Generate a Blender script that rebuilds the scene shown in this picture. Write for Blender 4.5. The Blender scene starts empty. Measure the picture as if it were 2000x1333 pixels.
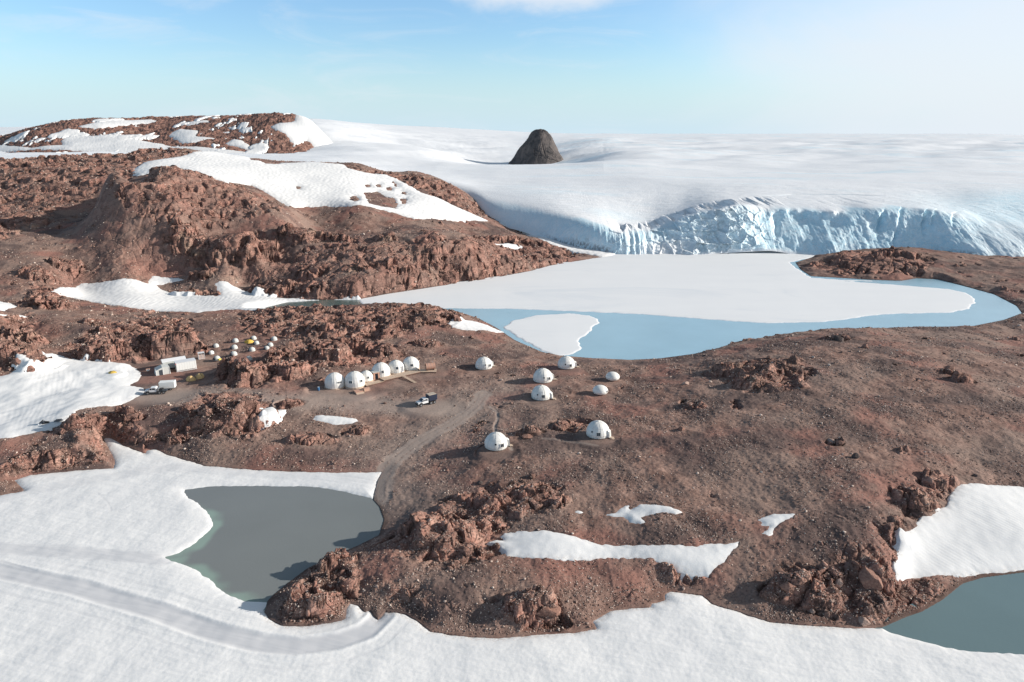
import bpy, math, random
import numpy as np
from mathutils import Vector, Matrix
from math import radians as R

# ---------------------------------------------------------------- camera, sky, sun
H = 85.0; PITCH = R(16.88); FPX = 1333.0; CX, CY = 1000.0, 666.5
cp, sp = math.cos(PITCH), math.sin(PITCH)
scn = bpy.context.scene
col = scn.collection
cam_d = bpy.data.cameras.new('camera'); cam = bpy.data.objects.new('camera', cam_d)
col.objects.link(cam); scn.camera = cam
cam.location = (0, 0, H); cam.rotation_euler = (math.pi/2 - PITCH, 0, 0)
cam_d.lens = 24.0; cam_d.sensor_width = 36.0; cam_d.clip_start = 1.0; cam_d.clip_end = 40000

SUN_AZ = R(86.0)      # measured clockwise from +Y (view direction)
SUN_EL = R(20.5)
sd = bpy.data.lights.new('sun', 'SUN'); sd.energy = 4.5; sd.angle = R(0.6); sd.color = (1.0, 0.94, 0.86)
sun = bpy.data.objects.new('sun', sd); col.objects.link(sun)
sun.rotation_euler = (math.pi/2 - SUN_EL, 0, -SUN_AZ + math.pi)
sun.location = (300, 0, 300)

world = bpy.data.worlds.new('World'); scn.world = world; world.use_nodes = True
wn = world.node_tree; wn.nodes.clear()
def N(nt, t, **kw):
    n = nt.nodes.new(t)
    for k, v in kw.items():
        if k in n.inputs.keys() if isinstance(k, str) else False: n.inputs[k].default_value = v
        else: setattr(n, k, v)
    return n
def math_node(nt, op, a, b=None, clamp=False):
    n = nt.nodes.new('ShaderNodeMath'); n.operation = op; n.use_clamp = clamp
    for i, x in enumerate((a, b)):
        if x is None: continue
        if isinstance(x, (int, float)): n.inputs[i].default_value = x
        else: nt.links.new(x, n.inputs[i])
    return n.outputs[0]
def mix_col(nt, f, a, b, blend='MIX'):
    n = nt.nodes.new('ShaderNodeMix'); n.data_type = 'RGBA'; n.blend_type = blend
    for i, x in ((0, f), (6, a), (7, b)):
        if isinstance(x, (int, float)): n.inputs[i].default_value = x
        elif isinstance(x, tuple): n.inputs[i].default_value = (*x[:3], 1)
        else: nt.links.new(x, n.inputs[i])
    return n.outputs[2]
def ramp(nt, x, lo, hi):
    n = nt.nodes.new('ShaderNodeMapRange'); n.interpolation_type = 'SMOOTHSTEP'
    nt.links.new(x, n.inputs[0]); n.inputs[1].default_value = lo; n.inputs[2].default_value = hi
    return n.outputs[0]
def noise(nt, vec, scale, detail=4, rough=0.5, w=0.0):
    n = nt.nodes.new('ShaderNodeTexNoise'); n.inputs['Scale'].default_value = scale
    n.inputs['Detail'].default_value = detail; n.inputs['Roughness'].default_value = rough
    if w: n.inputs['Distortion'].default_value = w
    if vec is not None: nt.links.new(vec, n.inputs['Vector'])
    return n.outputs[0]
def mapping(nt, vec, scale=(1,1,1), loc=(0,0,0), rot=(0,0,0)):
    n = nt.nodes.new('ShaderNodeMapping'); n.inputs['Scale'].default_value = scale
    n.inputs['Location'].default_value = loc; n.inputs['Rotation'].default_value = rot
    nt.links.new(vec, n.inputs['Vector']); return n.outputs[0]

def build_world():
    nt = wn
    out = nt.nodes.new('ShaderNodeOutputWorld'); bg = nt.nodes.new('ShaderNodeBackground')
    bg.inputs['Strength'].default_value = 0.10
    sky = nt.nodes.new('ShaderNodeTexSky'); sky.sky_type = 'NISHITA'; sky.sun_disc = False
    sky.sun_elevation = SUN_EL; sky.sun_rotation = SUN_AZ; sky.altitude = 100
    sky.air_density = 1.0; sky.dust_density = 0.8; sky.ozone_density = 1.0
    tc = nt.nodes.new('ShaderNodeTexCoord'); d = tc.outputs['Generated']
    sep = nt.nodes.new('ShaderNodeSeparateXYZ'); nt.links.new(d, sep.inputs[0])
    x, y, z = sep.outputs
    # thin veil of high cloud, thicker toward the sun side (right), plus a pale horizon
    warp = mapping(nt, d, scale=(1.0, 1.0, 3.2))
    n1 = noise(nt, warp, 2.1, 6, 0.55, 0.6)
    n2 = noise(nt, mapping(nt, d, scale=(1.2, 1.2, 6.0), loc=(3.1, 0, 0.4), rot=(0, R(14), 0)), 4.5, 7, 0.62, 0.8)
    side = ramp(nt, math_node(nt, 'ADD', x, math_node(nt, 'MULTIPLY', n1, 0.55)), 0.40, 0.80)
    wis = ramp(nt, math_node(nt, 'ADD', n2, math_node(nt, 'MULTIPLY', n1, 0.3)), 0.62, 0.95)
    # a bright cloud bank just above the frame
    b = math_node(nt, 'ADD', z, math_node(nt, 'MULTIPLY', math_node(nt, 'SUBTRACT', noise(nt, mapping(nt, d, scale=(1,1,2)), 6, 6, .6), 0.5), 0.10))
    bx = math_node(nt, 'ABSOLUTE', math_node(nt, 'SUBTRACT', x, 0.03))
    bx = math_node(nt, 'SUBTRACT', b, math_node(nt, 'MULTIPLY', math_node(nt, 'MULTIPLY', bx, bx), 1.5))
    bank = ramp(nt, bx, 0.138, 0.18)
    hor = math_node(nt, 'SUBTRACT', 1.0, ramp(nt, z, -0.01, 0.13))
    tint = mix_col(nt, 1.0, sky.outputs[0], (0.95, 1.22, 1.50), 'MULTIPLY')
    # unseen sky overhead dimmed and made less blue, to neutralise the fill light
    tint = mix_col(nt, ramp(nt, z, 0.18, 0.60), tint, mix_col(nt, 1.0, tint, (1.08, 0.74, 0.48), 'MULTIPLY'))
    low = math_node(nt, 'SUBTRACT', 1.0, ramp(nt, z, 0.20, 0.42))
    side = math_node(nt, 'MULTIPLY', side, low); wis = math_node(nt, 'MULTIPLY', wis, low)
    bank = math_node(nt, 'MULTIPLY', bank, low)
    tint = mix_col(nt, math_node(nt, 'MULTIPLY', hor, 0.92), tint, (4.7, 6.1, 7.0))
    m = math_node(nt, 'MAXIMUM', math_node(nt, 'MULTIPLY', side, 0.85), math_node(nt, 'MULTIPLY', wis, 0.35))
    m = math_node(nt, 'MAXIMUM', m, math_node(nt, 'MULTIPLY', bank, 0.85))
    c = mix_col(nt, m, tint, (6.1, 6.45, 6.9))
    nt.links.new(c, bg.inputs[0]); nt.links.new(bg.outputs[0], out.inputs[0])
build_world()
scn.view_settings.view_transform = 'Standard'; scn.view_settings.look = 'None'
scn.view_settings.gamma = 1.0; scn.view_settings.exposure = 0.44
scn.view_settings.use_curve_mapping = False
scn.cycles.max_bounces = 5; scn.cycles.diffuse_bounces = 3; scn.cycles.glossy_bounces = 3

# ---------------------------------------------------------------- helpers: view geometry
def tan_v(v): return np.tan(PITCH + np.arctan((np.asarray(v, float) - CY) / FPX))
def depth(Y, z): return Y * cp + (H - z) * sp
def pz(u, v, z):                 # place seen at (u, v) whose height is z
    Y = (H - z) / tan_v(v); return ((u - CX) / FPX * depth(Y, z), Y, z)
def py(u, v, Y):                 # place seen at (u, v) at distance Y
    z = H - Y * tan_v(v); return ((u - CX) / FPX * depth(Y, z), Y, z)
def ph(u, Y, z): return ((u - CX) / FPX * depth(Y, z), Y, z)

# ---------------------------------------------------------------- helpers: noise
def _hash(ix, iy, seed):
    h = (ix.astype(np.int64) * 374761393 + iy.astype(np.int64) * 668265263 + seed * 974711) & 0xffffffff
    h = ((h ^ (h >> 13)) * 1274126177) & 0xffffffff
    h = ((h ^ (h >> 16)) * 2246822519) & 0xffffffff
    return h ^ (h >> 15)
def _rnd(ix, iy, seed): return (_hash(ix, iy, seed) & 0xffff).astype(np.float32) / 65535.0
def gnoise(x, y, seed=0):
    ix = np.floor(x).astype(np.int32); iy = np.floor(y).astype(np.int32)
    fx = (x - ix).astype(np.float32); fy = (y - iy).astype(np.float32)
    ux = fx*fx*fx*(fx*(fx*6-15)+10); uy = fy*fy*fy*(fy*(fy*6-15)+10)
    def g(a, b):
        t = _rnd(ix+a, iy+b, seed) * 6.2831853
        return np.cos(t)*(fx-a) + np.sin(t)*(fy-b)
    n0 = g(0,0); n1 = g(1,0); n2 = g(0,1); n3 = g(1,1)
    a = n0 + ux*(n1-n0); b = n2 + ux*(n3-n2)
    return (a + uy*(b-a)) * 1.5
def fbm(x, y, seed=0, octs=4, gain=0.5):
    s = 0; a = 1.0
    for o in range(octs):
        s = s + a * gnoise(x * 2**o + 17.3*o, y * 2**o - 9.1*o, seed + o*7); a *= gain
    return s
def cells(x, y, seed=0):
    """worley cells: F1, F2-F1, cell random, offset to the cell centre"""
    ix = np.floor(x).astype(np.int32); iy = np.floor(y).astype(np.int32)
    F1 = np.full(x.shape, 9e9, np.float32); F2 = F1.copy()
    r = np.zeros(x.shape, np.float32); dx = r.copy(); dy = r.copy()
    for a in (-1, 0, 1):
        for b in (-1, 0, 1):
            h = _hash(ix+a, iy+b, seed)
            px = ix + a + ((h & 1023).astype(np.float32) / 1023.0) * .9 + .05
            py_ = iy + b + (((h >> 10) & 1023).astype(np.float32) / 1023.0) * .9 + .05
            ddx = (x - px).astype(np.float32); ddy = (y - py_).astype(np.float32)
            d = ddx*ddx + ddy*ddy
            near = d < F1
            F2 = np.where(near, F1, np.minimum(F2, d))
            r = np.where(near, ((h >> 20) & 1023).astype(np.float32) / 1023.0, r)
            dx = np.where(near, ddx, dx); dy = np.where(near, ddy, dy)
            F1 = np.where(near, d, F1)
    F1 = np.sqrt(F1); F2 = np.sqrt(F2)
    return F1, F2 - F1, r, dx, dy
def bricks(x, y, sx, sy, seed, tilt=.25, crack=.25):
    """jointed blocks: staggered, slightly tilted slabs with open joints; height in units of sy"""
    q = y/sy + .18*np.sin(x/sx*1.3 + seed); row = np.floor(q).astype(np.int32); z0 = np.zeros_like(row)
    p = x/sx*(.75 + .6*_rnd(row, z0, seed+1)) + 7*_rnd(row, z0, seed+2); c = np.floor(p).astype(np.int32)
    fx = (p - c).astype(np.float32); fy = (q - row).astype(np.float32); r = _rnd(c, row, seed+3); a = _rnd(c, row, seed+4); b = _rnd(c, row, seed+5)
    e = np.minimum(np.minimum(fx, 1-fx)*sx/sy, np.minimum(fy, 1-fy))
    rnd = np.minimum(e/.16, 1); rnd = 1-(1-rnd)**2
    h = (r - .5)*.75 + tilt*((a-.5)*2*(fx-.5) + (b-.5)*2*(fy-.5)) - crack*(1-rnd)*(.4 + a)
    return (h*sy).astype(np.float32), r
def sstep(a, b, x):
    t = np.clip((x - a) / (b - a), 0, 1); return t*t*(3-2*t)
def facets(x, y, scale, seed, tilt=0.5, crack=0.35, dome=0.0):
    F1, E, r, dx, dy = cells(x/scale, y/scale, seed)
    a = r * 37.7; b = (r*91.7) % 1.0
    h = (r - .5) * .40 + tilt * (np.cos(a)*dx + np.sin(a)*dy) * (0.3 + b) - crack * np.exp(-E/0.06)
    if dome: h = h + dome * np.sqrt(np.clip(1 - (F1/0.85)**2, 0, 1))
    return h * scale, r

# ---------------------------------------------------------------- the lie of the land
FAR_LAKE = [(500,603),(560,590),(640,586),(700,586),(760,575),(860,560),(960,545),(1040,530),(1075,520),(1130,511),(1190,502),(1205,496),
 (1260,486),(1400,480),(1500,475),(1597,493),(1585,503),(1553,513),(1563,527),(1583,540),(1640,543),(1700,547),(1760,549),(1790,544),(1830,546),(1870,556),
 (1940,575),(1985,598),(1995,612),(1960,625),(1900,637),(1800,639),(1750,641),(1700,648),(1600,660),(1500,670),(1430,677),
 (1350,692),(1290,700),(1230,703),(1160,700),(1100,695),(1060,688),(1030,675),(1005,664),(970,640),(935,622),(905,612),(880,612),
 (800,614),(700,616),(600,614),(540,612),(500,610)]
LAKE_ICE = [(700,583),(760,572),(860,557),(960,542),(1040,527),(1130,505),(1190,495),(1240,480),(1400,470),(1610,485),(1610,497),(1540,513),(1563,530),
 (1583,543),(1640,547),(1700,549),(1716,549),(1640,549),(1750,557),(1850,565),(1885,572),(1902,583),(1900,592),(1890,603),(1850,611),(1750,612),(1700,616),(1660,622),
 (1600,629),(1500,631),(1400,625),(1250,613),(1100,607),(1000,603),(860,602),(790,601),(730,600),(712,597)]
ICE_FLOE = [(985,640),(1000,628),(1050,616),(1110,613),(1150,617),(1165,623),(1168,630),(1155,641),(1148,652),(1130,660),(1128,668),(1134,680),(1115,692),(1090,696),(1060,685),(1020,663)]
POND_A = [(360,957),(400,951),(470,949),(560,950),(620,951),(680,962),(725,973),(740,990),(749,1015),(740,1045),(700,1065),(640,1090),(600,1110),
 (560,1140),(530,1165),(520,1176),(480,1175),(440,1160),(415,1135),(380,1110),(345,1097),(322,1088),(345,1082),(375,1066),(400,1045),(417,1025),(410,1005),(390,985),(368,972)]
POND_B = [(1722,1226),(1770,1205),(1800,1195),(1840,1172),(1880,1140),(1920,1128),(2000,1118),(2250,1095),(2250,1320),(2000,1277),(1930,1274),(1850,1265),(1790,1250),(1740,1235)]
NEAR_SNOW = [(-700,975),(0,968),(48,958),(28,938),(60,928),(140,920),(180,917),(222,915),(225,900),(215,880),(203,857),(215,855),(240,870),
 (285,887),(287,880),(305,878),(325,888),(360,898),(400,910),(500,918),(600,922),(650,923),(746,922),(736,940),(728,975),(700,985),(560,1010),
 (500,1100),(505,1160),(522,1176),(516,1195),(526,1210),(550,1222),(600,1223),(660,1214),(676,1208),(677,1190),(684,1180),(698,1183),(712,1197),(722,1190),(730,1203),(738,1210),(752,1194),(790,1199),
 (820,1217),(840,1233),(900,1243),(970,1247),(1050,1240),(1130,1235),(1167,1229),(1158,1214),(1190,1195),(1230,1188),(1270,1187),
 (1274,1178),(1300,1172),(1298,1160),(1310,1155),(1370,1163),(1390,1180),(1440,1195),(1500,1215),(1560,1220),(1670,1228),(1725,1226),
 (1790,1245),(1930,1268),(2000,1272),(2700,1340),(3500,2600),(-2500,2600)]
SNOWS = {   # lying on the slopes
 'camp': [(-700,735),(0,735),(18,731),(30,722),(36,704),(50,706),(66,713),(85,719),(93,717),(84,704),(80,698),(100,688),(112,693),(130,699),(175,707),(250,710),(268,717),
   (276,728),(272,742),(253,753),(280,757),(285,767),(270,775),(250,785),(225,793),(175,797),(150,803),(140,812),(118,830),(90,843),(45,853),(25,859),(0,859),(-700,862)],
 'gully': [(98,568),(115,562),(158,551),(217,549),(287,553),(296,540),(304,537),(350,542),(364,548),(330,552),(305,556),(315,565),(350,575),(400,579),(427,579),(424,568),(417,556),(430,549),
   (472,565),(525,579),(595,584),(647,586),(705,583),(700,589),(640,591),(560,598),(520,606),(441,606),(385,612),(332,609),(245,600),(175,588),(140,579),(112,574)],
 'edge': [(-300,580),(0,588),(20,592),(36,600),(10,607),(0,608),(-300,604)],
 'streak': [(-100,612),(0,613),(40,614),(52,618),(20,618),(-100,617)],
 'slope': [(259,332),(280,318),(322,311),(367,303),(395,297),(455,304),(490,313),(546,318),(612,318),(668,321),(687,331),(733,339),(752,340),(796,360),(824,377),
   (859,388),(894,405),(929,420),(960,434),(897,432),(845,428),(810,427),(750,411),(687,404),(635,404),(600,404),(563,409),(549,396),(525,380),(490,362),(437,354),(385,341),(350,331),(325,331),(304,338),(266,344)],
 'strip': [(962,418),(975,426),(1010,441),(1041,455),(1090,472),(1125,481),(1181,489),(1250,491),(1240,499),(1195,503),(1177,504),(1160,499),(1125,492),(1090,483),(1050,467),(1010,450),(975,437)],
 'strand': [(875,632),(895,624),(925,627),(955,637),(988,652),(960,648),(920,645),(885,641)],
 'scrap': [(512,834),(516,815),(525,802),(560,801),(557,812),(545,825),(530,831)],
 'lens': [(609,821),(615,813),(640,812),(690,816),(702,823),(690,828),(650,830),(622,826)],
 'belt': [(955,1059),(968,1056),(982,1056),(975,1046),(985,1040),(1020,1036),(1080,1036),(1120,1045),(1150,1056),(1250,1066),(1350,1068),(1415,1063),(1448,1057),(1440,1075),(1425,1090),(1418,1104),
   (1400,1118),(1385,1130),(1350,1125),(1330,1120),(1300,1108),(1270,1095),(1240,1092),(1190,1094),(1100,1094),(1040,1092),(990,1089),(984,1075),(972,1064)],
 'flake': [(1167,1003),(1200,998),(1213,988),(1222,982),(1235,983),(1232,992),(1252,984),(1290,986),(1315,992),(1330,1000),(1320,1005),(1290,1004),(1264,1008),(1255,1012),(1266,1020),(1255,1026),(1228,1023),(1215,1012),(1195,1012)],
 'fleck': [(1118,997),(1125,993),(1140,996),(1136,1000),(1122,1000)],
 'wing': [(1474,1031),(1488,1024),(1480,1016),(1510,1003),(1550,1001),(1557,1008),(1540,1020),(1515,1034),(1498,1048),(1487,1044),(1502,1030),(1490,1029)],
 'bank': [(1872,944),(1930,945),(2000,950),(2700,975),(2700,1085),(2000,1114),(1900,1124),(1790,1133),(1752,1132),(1745,1100),(1752,1082),(1753,1060),(1755,1040),(1790,1022),(1800,1008),(1825,998),(1850,985),(1856,970)],
 'sliver': [(950,473),(985,474),(1022,480),(985,479)],
 'far_a': [(105,295),(122,282),(119,273),(150,255),(182,266),(227,262),(270,273),(315,281),(345,287),(330,290),(245,294),(175,298)],
 'far_b': [(325,264),(350,252),(388,255),(385,267),(434,271),(402,276),(371,281),(350,280)],
 'far_c': [(130,252),(150,248),(217,235),(297,233),(315,239),(270,243),(245,247),(196,251)],
 'far_d': [(527,247),(545,240),(575,238),(602,233),(650,236),(655,300),(612,294),(609,284),(598,274),(588,280),(574,289),(567,276),(556,262),(540,256)],
 'far_e': [(455,271),(476,274),(500,297),(470,290),(437,281)],
 'far_f': [(346,241),(380,237),(406,235),(420,239),(367,246)],
 'far_j': [(-80,289),(60,289),(105,284),(200,282),(300,284),(370,286),(440,292),(520,300),(520,306),(300,306),(-80,306)],
 'far_g': [(283,266),(300,262),(310,266),(290,269)],
 'far_h': [(420,258),(450,256),(462,261),(440,262)],
}
BARE = [    # rock standing out of the snow slope
 [(711,378),(735,374),(752,384),(768,388),(776,400),(772,408),(745,404),(722,398)],
 [(684,386),(696,383),(702,390),(692,394)],
 [(715,362),(722,361),(724,365),(716,366)],[(735,362),(741,361),(743,366),(737,366)],[(755,367),(763,367),(764,373),(757,372)],[(768,357),(775,360),(773,364)],
 [(781,388),(792,388),(794,397),(786,400)],[(783,374),(791,376),(792,381),(785,379)],
 [(670,319),(700,316),(735,333),(732,340),(706,336),(685,330)],[(505,313),(545,311),(580,312),(545,320),(520,320)],[(605,313),(642,311),(640,315),(612,317)],
 [(577,364),(586,366),(584,371)],
]
CP = []
def a_(f, L):
    for t in L: CP.append(f(*t))
a_(pz, [(-300,1333,0),(0,1333,0),(500,1333,0),(1000,1333,0),(1500,1333,0),(2000,1333,0),(2400,1333,0),(0,1150,0),(500,1250,0),(250,1000,0),(1900,1200,-.5),(2400,1150,0),(-400,1100,0),
 (0,900,3.2),(100,890,4),(200,880,3.2),(0,960,.4),(150,920,.8),(300,870,2),(-300,900,3),(0,870,4.5),(150,830,6),(230,815,5.5),(60,860,4.2),
 (0,800,3.4),(100,780,3.8),(200,765,4),(250,740,4.4),(0,745,5.5),(100,712,6.5),(200,722,5),(-300,780,4),(-300,700,9),
 (0,690,9.5),(60,690,9.5),(110,668,5.5),(60,662,5.5),(20,650,7),(0,630,11),(100,630,8),(250,615,5),(400,622,4.5),(-300,620,12),(180,650,7),
 (450,680,4.3),(540,665,4.5),(400,705,4),(340,725,3.8),(300,750,3.8),(420,650,4.6),(370,760,3.9),(320,780,4),(250,800,4.2),(330,820,4),(430,850,3),
 (480,615,4.6),(540,613,6),(600,611,6.8),(700,612,7),(800,606,7.8),(860,611,6.3),(895,616,4.5),(910,618,2.5),(570,650,5),(700,662,5),(800,650,5.2),(880,650,3.8),
 (655,770,3.5),(600,745,4.4),(745,745,3.9),(802,730,4),(840,724,4),(700,810,3),(600,840,2.5),(500,885,1.8),(600,912,.7),(700,912,.7),(400,895,1),(520,760,5),(480,720,6),(640,700,6.5),(720,700,5),
 (850,800,3),(900,850,2.5),(800,900,1.4),(760,945,.7),(757,1020,.5),(950,715,3.5),(1000,685,1.8),(910,665,3.2),(1106,722,3),(1200,745,3.2),(1300,715,2.2),(1230,708,.9),(1000,668,.8),
 (1060,785,4),(970,887,4),(1167,862,5),(1100,950,5.2),(1000,960,4.5),(900,950,3),(850,1000,2.6),(800,1050,3),
 (1400,705,5.5),(1500,690,8),(1640,657,8.5),(1760,668,8),(1500,668,6.5),(1400,682,3.5),(1350,694,1.8),(1300,800,5.6),(1500,800,8),(1700,800,9),(1900,800,8),(2000,800,7.5),(2000,705,6.2),(1880,680,7),
 (2000,692,5.3),(2000,672,2),(1900,650,1.6),(1800,648,2.4),(2150,650,3),(2400,700,5),(2400,900,4),(1720,650,5),
 (1300,950,5.6),(1500,950,6.2),(1700,950,7.2),(1900,925,5.2),(2000,935,4.5),(2200,940,4),(1950,1000,3.6),(2000,1060,2),(2000,1105,.5),(1810,1090,1.5),(1780,1128,.8),
 (1700,1040,5.8),(1650,1120,3.5),(1720,1110,3.5),(1700,1200,1.0),(1550,1180,1.5),(1400,1150,1),(1500,1080,3.5),(1400,1100,2.4),(1820,1160,1),
 (1200,1060,2.9),(1000,1060,2.6),(1050,1000,4.6),(1300,1020,4.8),(1450,1010,5),(1100,1120,2.9),(1300,1130,2),(1050,1170,2.6),(900,1150,2.6),(900,1225,.6),(1100,1225,.6),(750,1120,3),(650,1130,1.6),(720,1170,1.3),(610,1190,1.5),(550,1205,.4),
 (1565,516,.6),(1650,503,4.5),(1740,489,8.5),(1800,499,7.5),(1850,515,5.5),(2000,524,5),(2000,565,2.2),(1900,553,1),(1700,535,1.6),(2150,524,5),(2150,600,2),(2000,612,1),(2400,560,4),
 (150,562,5.5),(300,548,6.5),(430,552,6.5),(250,585,3.6),(400,602,1.3),(500,585,1.6),(570,584,.6),(0,580,10),(50,560,12),(0,520,18),(100,522,16),(250,530,12),(350,530,10),(450,525,12),
 (0,480,24),(150,470,24.5),(250,460,28),(300,490,20),(400,490,18.5),(500,505,16),(350,440,33),(460,450,28),(560,440,30),(470,545,6.5),
 (1100,480,4),(1180,500,.3),(1010,505,6.5),(960,520,6),(870,545,3),(1050,470,8),(-300,500,22)])
a_(py, [(350,333,468),(290,343,464),(430,358,464),(490,380,458),(540,402,452),(230,368,452),(0,316,560),(60,313,570),(200,306,590),(300,298,600),(365,297,600),(-300,316,560),
 (0,400,470),(100,400,470),(200,360,500),(180,420,450),(240,400,455),(250,342,520),(300,328,540),(370,307,590),(480,310,620),(600,318,640),(560,405,478),(700,404,500),(850,425,520),(960,433,560),
 (500,345,560),(620,360,570),(750,380,570),(700,320,660),(750,335,665),(820,337,675),(860,351,670),(905,373,650),(940,408,610),(970,432,580),
 (600,455,450),(600,430,480),(750,450,470),(900,457,505),(1000,450,560),(520,507,398),(600,484,406),(680,480,408),(750,476,410),(850,479,412),(940,492,424),(990,506,434),
 (20,287,1280),(60,262,1330),(135,243,1380),(200,233,1450),(290,231,1500),(370,228,1500),(450,227,1480),(520,222,1450),(580,226,1420),(605,240,1390),(150,262,1330),(300,257,1380),(450,256,1350),(550,260,1330),
 (595,270,1340),(60,294,1230),(200,293,1230),(330,293,1240),(440,293,1230),(500,300,1220),(600,295,1260),(380,270,1300),(240,275,1290)])
a_(ph, [(350,495,58),(450,495,50),(540,478,36),(300,760,50),(0,700,45),(500,780,40),(700,780,25),(900,760,5),(1000,680,0),(1200,650,-5),(0,1000,35),(300,1050,35),(600,1050,35),(-150,1280,40),(680,1350,35),(300,1900,60),
 (660,1500,40),(0,1900,40),(-600,400,30),(-600,700,50),(1000,900,-10),(1500,700,-10),(2000,700,-10),(2300,600,-5),(1600,560,-5),(1800,560,-3),(-400,1500,30),
 (600,352,388*0+0.0)][:-1])
CP = np.array(CP)
def qdom(X, Y):
    d = Y * cp + H * sp
    return X / d, np.log(Y / 85.0) * 0.75
def mq_setup():
    s, q = qdom(CP[:,0], CP[:,1]); g = CP[:,2] / CP[:,1]
    r = np.sqrt((s[:,None]-s[None])**2 + (q[:,None]-q[None])**2 + 0.018**2)
    n = len(s); A = np.zeros((n+1, n+1)); A[:n,:n] = r + np.eye(n)*1e-4*-1; A[:n,n] = 1; A[n,:n] = 1
    w = np.linalg.solve(A, np.append(g, 0)); return s, q, w
MS, MQ_, MW = mq_setup()
def base_raw(X, Y):
    X = np.asarray(X, np.float64); Y = np.asarray(Y, np.float64); shp = X.shape
    s, q = qdom(X.ravel(), Y.ravel()); out = np.empty(s.shape, np.float32)
    s = s.astype(np.float32); q = q.astype(np.float32)
    ms = MS.astype(np.float32); mq = MQ_.astype(np.float32); w = MW.astype(np.float32)
    for i in range(0, len(s), 60000):
        a = s[i:i+60000,None]-ms; b = q[i:i+60000,None]-mq
        out[i:i+60000] = np.sqrt(a*a + b*b + 0.018**2) @ w[:-1] + w[-1]
    return out.reshape(shp) * Y
def sdf(poly, X, Y):             # >0 inside
    P = np.asarray(poly, np.float64); shp = X.shape
    X = X.ravel(); Y = Y.ravel()
    best = np.full(X.shape, 1e18); ins = np.zeros(X.shape, bool)
    n = len(P)
    for i in range(n):
        ax, ay = P[i]; bx, by = P[(i+1) % n]; ex, ey = bx-ax, by-ay
        L = ex*ex+ey*ey + 1e-12
        t = np.clip(((X-ax)*ex + (Y-ay)*ey)/L, 0, 1)
        dx = X-ax-t*ex; dy = Y-ay-t*ey; best = np.minimum(best, dx*dx+dy*dy)
        c = (ay > Y) != (by > Y)
        ins ^= c & (X < ex*(Y-ay)/(ey if ey else 1e-12) + ax)
    d = np.sqrt(best); return np.where(ins, d, -d).reshape(shp)
def flat_poly(P, z=0.0, dense=False): return [pz(u, v, z)[:2] for u, v in P]
W_FAR = flat_poly(FAR_LAKE); W_A = flat_poly(POND_A); W_B = flat_poly(POND_B)
_ns = [(u, min(v, 1900)) for u, v in NEAR_SNOW]; W_NEAR = flat_poly(_ns)
def water_d(X, Y):               # >0 on dry land, metres from the nearest flat shore
    return -np.maximum.reduce([sdf(W_FAR, X, Y), sdf(W_A, X, Y), sdf(W_B, X, Y), sdf(W_NEAR, X, Y)])
def shape_base(b, d):
    k = sstep(0, 7, d)
    out = (1-k) * (0.14*np.clip(d, 0, 20)) + k * np.maximum(b, 0.25)
    return np.where(d > 0, out, np.maximum(-2.5, -0.35 + 0.25*d))
def base_h(X, Y): return shape_base(base_raw(X, Y), water_d(X, Y))
def cast(pts, fn=None, y0=82.0, y1=2100.0, n=2600):
    """first ground met by the line of sight through each (u, v)"""
    res = []
    ys = np.exp(np.linspace(math.log(y0), math.log(y1), n))
    for u, v in pts:
        t = float(tan_v(v)); zz = H - ys * t
        sel = (zz < 150) & (zz > -6)
        Yc = ys[sel]; zc = zz[sel]
        if len(Yc) == 0: res.append((0, 0, 0)); continue
        Xc = (u-CX)/FPX * depth(Yc, zc)
        hb = (fn or base_h)(Xc, Yc)
        under = np.nonzero(zc <= hb)[0]
        i = under[0] if len(under) else len(Yc)-1
        if i > 0:
            f0 = zc[i-1]-hb[i-1]; f1 = zc[i]-hb[i]; k = f0/(f0-f1+1e-9); k = min(max(k, 0), 1)
            Yh = Yc[i-1]*(1-k)+Yc[i]*k
        else: Yh = Yc[0]
        z = H - Yh*t; res.append(((u-CX)/FPX*float(depth(Yh, z)), float(Yh), float(z)))
    return res

# ---------------------------------------------------------------- materials
def new_mat(name):
    m = bpy.data.materials.new(name); m.use_nodes = True; nt = m.node_tree
    return m, nt, nt.nodes['Principled BSDF']
def attr(nt, name):
    n = nt.nodes.new('ShaderNodeAttribute'); n.attribute_name = name; return n.outputs['Fac']
def obj_co(nt): return nt.nodes.new('ShaderNodeTexCoord').outputs['Object']
def bump(nt, bs, h, dist, strength=1.0):
    b = nt.nodes.new('ShaderNodeBump'); b.inputs['Distance'].default_value = dist; b.inputs['Strength'].default_value = strength
    nt.links.new(h, b.inputs['Height']); nt.links.new(b.outputs[0], bs.inputs['Normal'])
def simple(name, c, rough=0.6, metal=0.0, var=0.06, scale=3.0, bmp=0.0, spec=None):
    m, nt, bs = new_mat(name); o = obj_co(nt)
    n = noise(nt, o, scale, 5, 0.6)
    c2 = tuple(max(0, x*(1-2.2*var)) for x in c); c1 = tuple(min(1, x*(1+var)) for x in c)
    nt.links.new(mix_col(nt, n, c2, c1), bs.inputs['Base Color'])
    bs.inputs['Roughness'].default_value = rough; bs.inputs['Metallic'].default_value = metal
    if spec is not None: bs.inputs['Specular IOR Level'].default_value = spec
    if bmp: bump(nt, bs, noise(nt, o, scale*6, 4, 0.6), bmp)
    return m
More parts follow.
